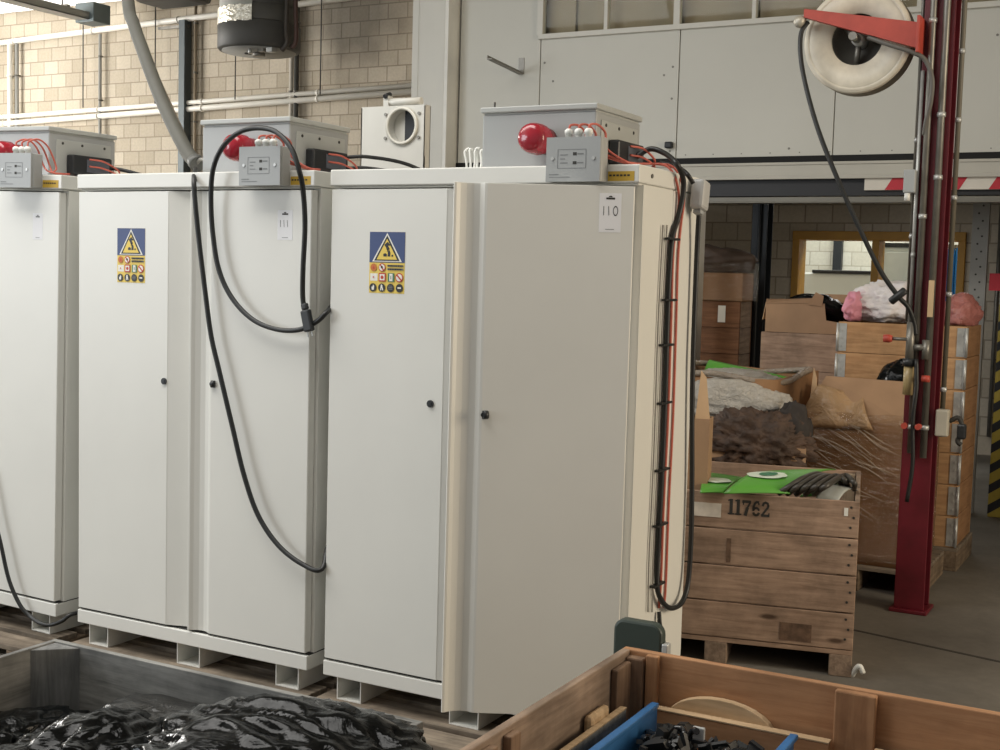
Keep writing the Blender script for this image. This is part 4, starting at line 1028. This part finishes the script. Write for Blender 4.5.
# right wrapped carton on its pallet
make_pallet((.76, 3.45, 0), 'pallet under the film wrapped carton left of the red post', .78, .75, 0)
t, per, hx, hy, h = carton('wrapped_carton', 'brown carton in glossy stretch film left of the red post', .80, 1.48, 3.5, 4.16, .147, .95, mat('carton_brown', S(142, 106, 72), .8, 0, .14, 5), 3)
wrap(t, hx, hy, .02, .86, 4)
CREASE_GLINT = mat('film_glint_pale', S(170, 152, 128), .12, 0, .1, 12, spec=.9)  # pale colour stands in for glints along the film folds
rc_ = random.Random(3)
for k in range(30):
    x0 = -hx + .01 + .36 * rc_.random() ** 1.5; z0 = .3 + .5 * rc_.random() ** .55; ln = .12 + .22 * rc_.random(); sl = -.35 - .25 * rc_.random()
    pts = [(x0 + ln * q, -hy * 1.045 - .012 - .006 * math.sin(q * 3), z0 + ln * q * sl + .01 * math.sin(q * 5 + k)) for q in (0, .25, .5, .75, 1)]
    MB().tube(spline(pts, 3), [.0005 + .0026 * math.sin(PI * i / 12) for i in range(13)], 5).build('film_crease_glint', CREASE_GLINT, t)
# folded upper flaps leaning inward
MB().prism([(-hx, -hy, h - .01), (hx, -hy, h - .01), (hx - .03, -hy + .16, h + .24), (-hx + .12, -hy + .12, h + .25)], (0, .006, .002)).build('front_flap', CARD, t)
MB().prism([(-hx, -hy, h - .01), (-hx, hy, h - .01), (-hx + .1, hy - .1, h + .2), (-hx + .13, -hy + .14, h + .24)], (.006, 0, .002)).build('side_flap', CARDL, t)
MB().prism([(hx, -hy, h - .01), (hx, hy, h - .01), (hx - .04, hy - .1, h + .2), (hx - .04, -hy + .16, h + .22)], (-.006, 0, .002)).build('side_flap', CARD, t)
patch('crumpled_film', [(-hx - .02, -hy - .01, h - .04), (.1, -hy - .03, h - .03), (.0, -hy + .08, h + .16), (-hx + .1, -hy + .06, h + .2)], crinkle('clear_film_gloss', S(178, 146, 110), .12, 12, .7), .03, .004, t, 16, 10, .05, 3)
MB().box(-hx + .01, hx - .01, -hy + .01, hy - .01, h - .03, h - .02).build('inner_lid', CARDD, t)
MB().prism([(-hx + .05, -hy + .05, h + .1), (-hx + .09, -hy + .05, h + .1), (-hx + .085, -hy + .05, h + .24), (-hx + .065, -hy + .05, h + .3)], (0, .006, 0)).build('torn_strip', CARDL, t)
# left wrapped carton
t, per, hx, hy, h = carton('open_carton', 'open carton full of bubble wrap behind the numbered bin', .04, .79, 3.02, 3.95, 0, 1.2, mat('carton_brown', S(150, 118, 88), .8), 8)
ru = []
n = 60
for i in range(n):
    a = 2 * PI * i / n; c_, s_ = math.cos(a), math.sin(a); p = (abs(c_) ** 5 + abs(s_) ** 5) ** (-1 / 5)
    ru.append((c_ * p * hx * 1.0, s_ * p * hy, h + .02 * math.sin(a * 3)))
ru.append(ru[0])
MB().tube(ru, .018, 8).build('film_rim', crinkle('film_rim_grey', S(150, 138, 124), .2, 18, .7), t)
MB().box(-hx + .02, hx - .02, -hy + .02, hy - .02, .86, .9).build('inner_tray', CARDD, t)
lump('bubble_wrap', (.1, -hy - .0, 1.06), (.36, .1, .13), 5, BUBBLE, .3, 2, 5, parent=t)
lump('bubble_wrap', (.0, -.05, 1.12), (.3, .4, .1), 6, BUBBLE, .3, 2, 5, parent=t)
patch('green_part', [(-.3, .3, 1.16), (.2, .42, 1.1), (.24, .46, 1.15), (-.3, .4, 1.24)], GREENP, .02, .01, t)
lk = lump('crumpled_paper', at(762, 440, Y=2.86), (.27, .1, .2), 33, CARDD, .45, 3.2, 5)
lk.location.z = 0.0
# torn carton standing against it, dark crumpled paper heap
bpy.data.objects.remove(lk)
t = thing('torn_carton', 'carton stuffed with dark crumpled brown paper just behind the numbered bin', 'carton', (.74, 2.84, 0), math.radians(12))
MB().box(-.3, .28, -.02, -.014, 0, .86).box(-.3, -.294, -.014, .08, 0, .86).box(.274, .28, -.014, .08, 0, .86).box(-.3, .28, .08, .086, 0, .9).build('box', CARD, t)
lump('crumpled_paper', (.0, .02, .86), (.28, .07, .17), 33, CARDD, .5, 3.2, 5, parent=t, ridge=.9)
lump('dark_gap_cloth', (.2, .05, .9), (.1, .05, .2), 34, mat('dark_cloth', S(50, 44, 40), .8), .3, 3, 4, parent=t)

# collar stacks
def collar(x0, x1, y0, y1, z, h, label, m1, m2, group, hinge=True):
    t = thing('pallet_collar', label, 'pallet collar', ((x0 + x1) / 2, (y0 + y1) / 2, z), 0, group)
    hx, hy = (x1 - x0) / 2, (y1 - y0) / 2; th = .02
    MB().box(-hx, hx, -hy, -hy + th, 0, h - .003).build('front_board', m1, t, bevel=.002)
    MB().box(-hx, hx, hy - th, hy, 0, h - .003).build('back_board', m1, t, bevel=.002)
    MB().box(-hx, -hx + th, -hy + th, hy - th, 0, h - .003).build('side_board', m2, t, bevel=.002)
    MB().box(hx - th, hx, -hy + th, hy - th, 0, h - .003).build('side_board', m2, t, bevel=.002)
    if hinge:
        for s in (-1, 1):
            q = MB().box(s * hx - (0 if s < 0 else .05) - .003, s * hx + (.05 if s < 0 else 0) + .003, -hy - .004, -hy - .001, .008, h - .012)
            q.box(s * hx - .003 if s < 0 else s * hx + .001, s * hx - .001 if s < 0 else s * hx + .003, -hy - .003, -hy + .06, .008, h - .012)
            for k in range(3): q.cyl((s * (hx - .02), -hy - .009, .04 + k * .05), (s * (hx - .02), -hy - .003, .04 + k * .05), .007, 8)
            q.cyl((s * (hx + .003), -hy - .006, 0.004), (s * (hx + .003), -hy - .006, h - .01), .008, 8)
            q.build('corner_hinge', STEEL, t)
    return t
make_pallet((.8, 4.3, 0), 'pallet under the raw pine collar stack behind the red post', .8, .62, 0)
ords = ['lowest', 'second lowest', 'third', 'fourth', 'fifth', 'second highest', 'topmost']
for i in range(7):
    collar(.815, 1.585, 4.3, 4.9, .146 + i * .194, .194, ords[i] + ' raw pine collar of the hinged stack behind the red post', WOODP, WOODPY, 'raw pine pallet collars behind the post')
make_pallet((.2, 4.55, 0), 'pallet under the weathered collar stack below the cardboard box', .62, .7, 0)
ords = ['lowest', 'second lowest', 'middle', 'second highest', 'topmost']
for i in range(5):
    collar(.225, .795, 4.6, 5.2, .146 + i * .252, .252, ords[i] + ' weathered brown collar of the stack under the cardboard box', WOODWX, WOODW, 'weathered collars under the cardboard box', hinge=False)
ZT = .146 + 7 * .194; ZL = .146 + 5 * .252
# cardboard box with liner on the weathered stack
cbx = thing('cardboard_box', 'open cardboard box with a black liner on the weathered collar stack', 'cardboard box', (.5, 4.8, ZL), math.radians(2))
MB().prism([(-.255, -.2, 0), (.3, -.2, 0), (.3, -.2, .07), (.15, -.2, .09), (.135, -.2, .2), (-.255, -.2, .2)], (0, .006, 0)).box(-.255, .3, .25, .256, 0, .21).box(-.255, -.249, -.194, .25, 0, .22).box(.294, .3, -.194, .25, 0, .21).box(-.249, .294, -.194, .25, 0, .006).build('box', CARD, cbx)
MB().prism([(-.255, -.2, .19), (.09, -.2, .2), (.06, -.205, .235), (-.24, -.21, .215)], (0, -.004, 0)).prism([(.03, -.205, .19), (.12, -.2, .18), (.13, -.21, .25), (.08, -.22, .275)], (0, -.005, 0)).build('front_flap', CARD, cbx)
MB().prism([(-.255, -.19, .2), (-.255, .2, .22), (-.27, .2, .1), (-.275, -.19, .08)], (-.004, 0, 0)).build('side_flap', CARDL, cbx)
MB().prism([(.0, .25, .2), (.3, .25, .2), (.3, .27, .26), (.02, .28, .26)], (0, .004, 0)).build('back_flap', CARD, cbx)
lump('liner_bag', (.0, .03, .13), (.25, .17, .13), 11, BAGB, .3, 2, 4, parent=cbx)
# bags on the pine stack
lump('plastic_bag', (1.06, 4.6, ZT + .11), (.24, .2, .15), 2, BAGW, .4, 2.2, 5, floor=ZT - .0)
tag(bpy.data.objects['plastic_bag'], 'crumpled white plastic bag with contents on the pine collar stack', 'plastic bag')
o = lump('plastic_bag', (.87, 4.46, ZT + .085), (.06, .14, .1), 6, BAGP, .4, 2.4, 4, floor=ZT); tag(o, 'pink plastic bag at the left end of the pine collar stack', 'plastic bag')
o = lump('plastic_bag', (1.29, 4.52, ZT + .12), (.07, .12, .14), 9, BAGP, .4, 2.4, 4, floor=ZT); tag(o, 'pink and white bag leaning at the red post on the pine stack', 'plastic bag')
o = lump('plastic_bag', (1.5, 4.6, ZT + .07), (.12, .2, .12), 14, BAGR, .35, 2.0, 4, floor=ZT); tag(o, 'dusky pink plastic film bag on the stack right of the red post', 'plastic bag')
o = lump('black_bag', (1.28, 3.98, 1.1), (.15, .1, .19), 17, BAGB, .3, 2, 4, floor=.935); tag(o, 'dark bag poking out of the top of the film wrapped carton', 'bag')

# far left crate stack and wrapped load in the store
for i in range(7):
    z = .146 + i * .205
    tt = collar(-1.0, -.3, 5.75, 6.05, z, .205, ['lowest', 'second lowest', 'third', 'fourth', 'fifth', 'second highest', 'topmost'][i] + ' dark brown wooden crate of the far stack beside the cabinet edge', wood('dark_crate', S(98, 66, 44), S(140, 98, 68), 'x', stain=.3), WOODW, 'dark crates far back in the store', hinge=False)
make_pallet((-1.02, 5.72, 0), 'pallet under the dark crates far back in the store', .74, .36, 0)
MB().box(.175, .235, -.155, -.151, .04, .17).build('paper_label', SWHT, tt)

ZD = .146 + 7 * .205
t = thing('wrapped_load', 'film wrapped carton with dark sacks on the far crate stack', 'wrapped load', (-.6, 5.9, ZD))
MB().box(-.36, .31, -.14, .14, 0, .22).build('carton', CARD, t, bevel=.01)
wrap(t, .34, .16, .005, .3, 12, .015)
lump('dark_sack', (-.03, 0, .3), (.38, .15, .13), 41, mat('dark_sack', S(72, 58, 48), .7, 0, .2, 8), .35, 2, 4, parent=t)

# steel column in the store, perforated upright, hazard post, red plate
o = MB().box(-.455, -.325, 6.45, 6.463, 0, 2.68).box(-.455, -.325, 6.6, 6.613, 0, 2.68).box(-.395, -.385, 6.463, 6.6, 0, 2.68).cyl((-.385, 6.43, 0.02), (-.385, 6.43, 2.66), .014, 10).build('steel_column', POSTBL, bevel=.003)
tag(centre(o), 'dark blue steel column in the store left of the cardboard box', 'column')
pu = thing('rack_upright', 'light grey perforated rack upright at the right edge behind the post', 'rack upright', (1.32, 6.5, 0))
UPG = mat('upright_grey', S(150, 148, 142), .45, .3)
MB().box(-.06, .06, -.003, 0, 0, 2.66).box(-.06, -.057, 0, .06, 0, 2.66).box(.057, .06, 0, .06, 0, 2.66).build('channel', UPG, pu)
hm = MB()
for k in range(44): hm.cyl((-.015 + .03 * (k % 2), -.0045, .1 + .058 * k), (-.015 + .03 * (k % 2), -.003, .1 + .058 * k), .008, 8)
hm.build('slots', INK, pu)
hzp = thing('hazard_post', 'yellow and black striped guard post at the right edge of the photo', 'guard post', (1.565, 6.48, 0))
MB().box(-.07, .07, -.05, .05, 0, 1.62).build('post', HAZY, hzp, bevel=.006)
hb = MB()
for k in range(10):
    z = .02 + k * .155
    if z + .16 < 1.62: hb.poly([(-.07, -.0515, z), (.07, -.0515, z + .1), (.07, -.0515, z + .17), (-.07, -.0515, z + .07)]); hb.poly([(.0715, -.05, z), (.0715, .05, z + .07), (.0715, .05, z + .14), (.0715, -.05, z + .07)])
hb.build('black_stripe', SBLK, hzp)
rp = thing('red_plate', 'small red and white plate above the striped guard post', 'sign', (1.5, 6.46, 1.72))
MB().box(-.09, .16, 0, .006, 0, .13).build('plate', HAZR, rp)
MB().box(.0, .03, -.001, 0, .03, .1).build('white_mark', HAZW, rp)
MB().box(-.01, .07, .006, .025, -.32, 0.13).build('stem', UPG, rp)
for x, l in ((1.0, 'left of two thin pipes down the store wall right of the yellow window'), (1.1, 'right of two thin pipes down the store wall right of the yellow window')):
    o = MB().tube([(x, 10.15, .2), (x, 10.15, 2.66)], .02, 8).build('wall_pipe', STEELD); tag(centre(o), l, 'pipe')

# ------------------------------------------------------------------ foreground: grey plywood box with black bags
gb = thing('plywood_box', 'large grey plywood box in the foreground full of black plastic bags', 'box', (.062, -2.33, 0))
BX, BY, BZ, th = 1.2, 1.0, .70, .018
MB().box(0, BX, BY - th, BY, .1, BZ).build('back_wall', WOODG, gb, bevel=.002)
MB().box(0, BX, 0, th, .1, BZ).build('front_wall', WOODG, gb, bevel=.002)
MB().box(0, th, th, BY - th, .1, BZ).build('side_wall', WOODGY, gb, bevel=.002)
MB().box(BX - th, BX, th, BY - th, .1, BZ).build('side_wall', WOODGY, gb, bevel=.002)
MB().box(0, BX, 0, BY, .08, .0995).build('base', WOODG, gb)
for sx in (0, 1):
    for s2 in (0, 1):
        x = th if sx == 0 else BX - th; y = th if s2 == 0 else BY - th; a = .095 * (1 if sx == 0 else -1); b = .085 * (1 if s2 == 0 else -1)
        MB().prism([(x, y, .1), (x + a, y, .1), (x, y + b, .1)], (0, 0, BZ - .104)).build('corner_post', WOODGZ, gb, bevel=.002)
for x in (.06, .6, 1.14): MB().box(x - .05, x + .05, 0, BY, 0, .0795).build('skid', WOODPALY, gb)
BXL = (.085, 1.24, -2.3, -1.355)
o = lump('bin_bag', (.24, -1.72, .5), (.2, .3, .105), 51, BAGB, .3, 1.5, 6, floor=.3, ridge=.6, box=BXL, fold=(2, 5, 5, .7)); tag(o, 'black plastic bag at the left end of the grey box', 'black bag', 'black bags in the grey box')
o = lump('bin_bag', (.6, -1.72, .5), (.25, .3, .16), 52, BAGB, .28, 1.3, 6, floor=.3, ridge=.6, box=BXL, fold=(5, 2, 5, .7)); tag(o, 'black plastic bag with a crumpled crest in the middle of the grey box', 'black bag', 'black bags in the grey box')
o = lump('bin_bag', (1.08, -1.62, .575), (.38, .33, .19), 53, BAGB, .2, 1.2, 6, floor=.3, ridge=.5, box=(.085, 1.6, -2.3, -1.27), fold=(2, 6, 6, 1.0)); tag(o, 'biggest shiny black bag bulging over the right rim of the grey box', 'black bag', 'black bags in the grey box')
o = lump('clear_bag', (.6, -1.47, .545), (.2, .1, .1), 55, BAGG, .2, 1.4, 5, floor=.3, ridge=.5, box=BXL, power=4.0); tag(o, 'smoky clear plastic bag against the back wall of the grey box', 'plastic bag')
MB_ = MB().box(.1, 1.22, -2.28, -1.37, .1005, .36).build('packing_sheet', BAGB); tag(centre(MB_), 'black plastic packing filling the bottom of the grey box', 'packing')

# ------------------------------------------------------------------ foreground: orange brown crate
oc_ = thing('wooden_crate', 'orange brown wooden crate with inner boards in the right foreground', 'crate', (1.55, -1.82, 0))
CX, CY, CZ, th = 1.25, 1.0, .80, .022
MB().box(0, CX, CY - th, CY, .12, CZ).build('back_wall', WOODO, oc_, bevel=.003)
MB().box(0, CX, 0, th, .12, CZ).build('front_wall', WOODO, oc_, bevel=.003)
MB().box(0, th, th, CY - th, .12, CZ).build('side_wall', WOODW, oc_, bevel=.003)
MB().box(CX - th, CX, th, CY - th, .12, CZ).build('side_wall', WOODW, oc_, bevel=.003)
MB().box(0, CX, 0, CY, .1, .1195).build('base', WOODW, oc_)
MB().box(.545, .64, CY - th - .024, CY - th - .0005, .12, CZ - .003).build('middle_post', WOODOZ, oc_, bevel=.004)
MB().box(th + .05, .105, CY - th - .02, CY - th - .0005, .12, CZ - .002).build('corner_board', WOODOZ, oc_, bevel=.003)
MB().box(th, th + .046, CY - th - .03, CY - th - .0005, .12, CZ - .012).build('corner_post', WOODWZ, oc_, bevel=.004)
MB().box(th, th + .018, CY - th - .12, CY - th - .031, .12, CZ - .02).build('corner_post', WOODWZ, oc_, bevel=.004)
for y in (.2, .3): MB().box(th, th + .02, y, y + .045, .3, CZ - .012).build('side_batten', WOODWZ, oc_, bevel=.003)
for a, b in ((.108, .543), (.643, 1.2)):
    MB().box(a, b, CY - .07, CY - .046, .3, .674).build('inner_board', WOODO, oc_, bevel=.002)
    MB().box(a, b, CY - .071, CY - .045, .6745, .679).build('board_edge', WOODL, oc_, bevel=.001)
hump = [(.27 + .135 * math.cos(PI * k / 14), 0, .655 + .066 * math.sin(PI * k / 14)) for k in range(15)]
MB().prism([Vector((x, CY - .0455, z)) for x, _, z in hump], (0, .022, 0)).build('rounded_block', WOODL, oc_, bevel=.002)
MB().box(.05, .066, .1, CY - .14, .3, .688).build('inner_board', WOODG, oc_, bevel=.002)
MB().box(.0495, .0665, .1, CY - .14, .6885, .693).build('board_edge', WOODL, oc_, bevel=.001)
MB().box(.0255, .0495, CY - .31, CY - .2, .5, .715).build('rounded_block', WOODL, oc_, bevel=.012)
for x in (.06, .62, 1.19): MB().box(x - .05, x + .05, 0, CY, 0, .0995).build('skid', WOODPALY, oc_)
# blue bin in the crate
bb = thing('blue_tray', 'blue plastic tray of black fittings inside the orange brown crate', 'tray', (1.675, -1.36, .125))
w, l, t_ = .345, .44, .006
MB().box(0, t_, 0, l, 0, .575).build('side_wall', BLUEP, bb, bevel=.002)
MB().box(w - t_, w, 0, l, 0, .565).build('side_wall', BLUEP, bb, bevel=.002)
MB().box(t_, w - t_, l - t_, l, 0, .48).build('back_wall', BLUEP, bb, bevel=.002)
MB().box(t_, w - t_, 0, t_, 0, .42).build('front_wall', BLUEP, bb, bevel=.002)
MB().box(t_, w - t_, t_, l - t_, 0, .01).build('base', BLUEP, bb)
MB().box(-.01, t_ + .004, 0, l, .568, .58).build('rim', BLUEP, bb, bevel=.003)
MB().box(w - t_ - .004, w + .01, 0, l, .558, .57).build('rim', BLUEP, bb, bevel=.003)
pk = MB().box(1.685, 2.01, -1.35, -.93, .136, .6).build('loose_fill', BLACKP); tag(centre(pk), 'dark mass of small fittings filling the blue tray', 'fittings', None, 'stuff')
FIT = 'small black plastic fittings on top of the blue tray'
kinds = []
def fit(kind):
    t = thing('plastic_fitting', 'small black plastic fitting in the blue tray', 'fitting', (0, 0, 0), 0, FIT)
    if kind == 0:
        mb = MB().prism([(-.03, -.014, 0), (.03, -.014, 0), (.034, -.004, 0), (.012, -.006, 0), (.008, .02, 0), (.0, .022, 0), (-.002, -.004, 0), (-.018, -.002, 0), (-.022, .016, 0), (-.03, .014, 0)], (0, 0, .008))
    elif kind == 1:
        mb = MB().prism([(-.028, -.012, 0), (.028, -.012, 0), (.028, .0, 0), (.008, .004, 0), (.008, .014, 0), (-.012, .014, 0), (-.028, .0, 0)], (0, 0, .016))
    else:
        mb = MB().tube(spline([(-.03, 0, 0), (-.01, .012, .012), (.012, .0, .02), (.03, -.012, .006)], 5), .008, 8)
    mb.build('body', [BLACKP, BLACK, mat('fitting_gloss', S(30, 31, 33), .2)][kind], t)
    return t
src = [fit(k) for k in range(3)]
rnd = random.Random(4)
cnt = 0
for i in range(120):
    s = src[i % 3]
    if i < 3: o = s
    else:
        o = s.copy(); COL.objects.link(o)
        for ch in s.children:
            c2 = ch.copy(); COL.objects.link(c2); c2.parent = o
    x = 1.712 + .27 * rnd.random(); y = -1.29 + .33 * rnd.random()
    o.location = (x, y, .605 + .035 * rnd.random() + .05 * math.exp(-((x - 1.79) / .08) ** 2 - ((y + 1.08) / .1) ** 2))
    o.rotation_euler = (rnd.uniform(-1.4, 1.4), rnd.uniform(-1.4, 1.4), rnd.uniform(0, 6.28)); k = rnd.uniform(.9, 1.4); o.scale = (k, k, k)
gq = MB().box(-.014, .014, -.006, .006, 0, .03).build('grey_clip', mat('clip_grey', S(170, 172, 172), .4), bevel=.003); gq.location = (1.83, -1.04, .68)
tag(gq, 'small pale grey clip standing among the black fittings', 'clip')

# dark rounded panel behind the crate
pn = thing('plastic_panel', 'dark green rounded plastic panel standing behind the crate corner', 'panel', (1.372, -.3, 0))
pts = []; hwp, hp2, rr = .078, .715, .035
for cx_, cz_, a0 in ((hwp - rr, hp2 - rr, 0), (-hwp + rr, hp2 - rr, PI / 2)):
    for k in range(7): a = a0 + PI / 2 * k / 6; pts.append((cx_ + rr * math.cos(a), 0, cz_ + rr * math.sin(a)))
pts += [(-hwp, 0, 0), (hwp, 0, 0)]
MB().prism(pts, (0, .04, 0)).build('board', GREEND, pn, bevel=.008)
MB().box(hwp, hwp + .02, .0, .03, .6, .66).build('metal_catch', STEEL, pn, bevel=.004)
MB().box(-hwp - .01, hwp + .01, -.05, .09, 0, .02).build('foot', GREEND, pn, bevel=.004)

# ------------------------------------------------------------------ light
wd = bpy.data.worlds.new('world'); SC.world = wd; wd.use_nodes = True
bg = wd.node_tree.nodes['Background']; bg.inputs[0].default_value = (1.0, .985, .95, 1); bg.inputs[1].default_value = .31
def area(name, loc, target, sx, sy, power, colr):
    l = bpy.data.lights.new(name, 'AREA'); l.shape = 'RECTANGLE'; l.size = sx; l.size_y = sy; l.energy = power; l.color = colr
    o = bpy.data.objects.new(name, l); COL.objects.link(o); o.location = loc
    o.rotation_euler = (Vector(target) - Vector(loc)).to_track_quat('-Z', 'Y').to_euler()
    return o
area('front_left_daylight', (-8, -6.5, 3.0), (-1, 0, 1.4), 4, 4, 320, (.88, .94, 1.0))  # unseen panel giving the cool daylight from the front left
area('skylight', (-3, -1.5, 5.5), (-3, -1.5, 0), 8, 2.5, 420, (1, .98, .94))
area('left_window', (-15.5, 5.5, 3.6), (-6, 8.5, 3.4), 6, 3, 900, (1, .98, .94))
area('warm_right_light', (7.5, 1.4, 2.6), (1.2, .3, 1.2), 2.6, 3, 260, (1, .84, .62))  # unseen panel giving the warm light from the right
area('store_fill', (.4, 7.6, 2.64), (.4, 7.6, 0), 1.6, .4, 16, (1, .98, .93))  # unseen fill light added to lift the dark store
area('hall_fill', (-.5, 12.6, 5.2), (-.5, 12.8, 0), 4, 2, 420, (1, .99, .96))  # unseen fill light added to brighten the hall behind the yellow window
vs_ = SC.view_settings
vs_.view_transform = 'Standard'; vs_.look = 'None'; vs_.exposure = 0; vs_.gamma = 1; vs_.use_curve_mapping = False
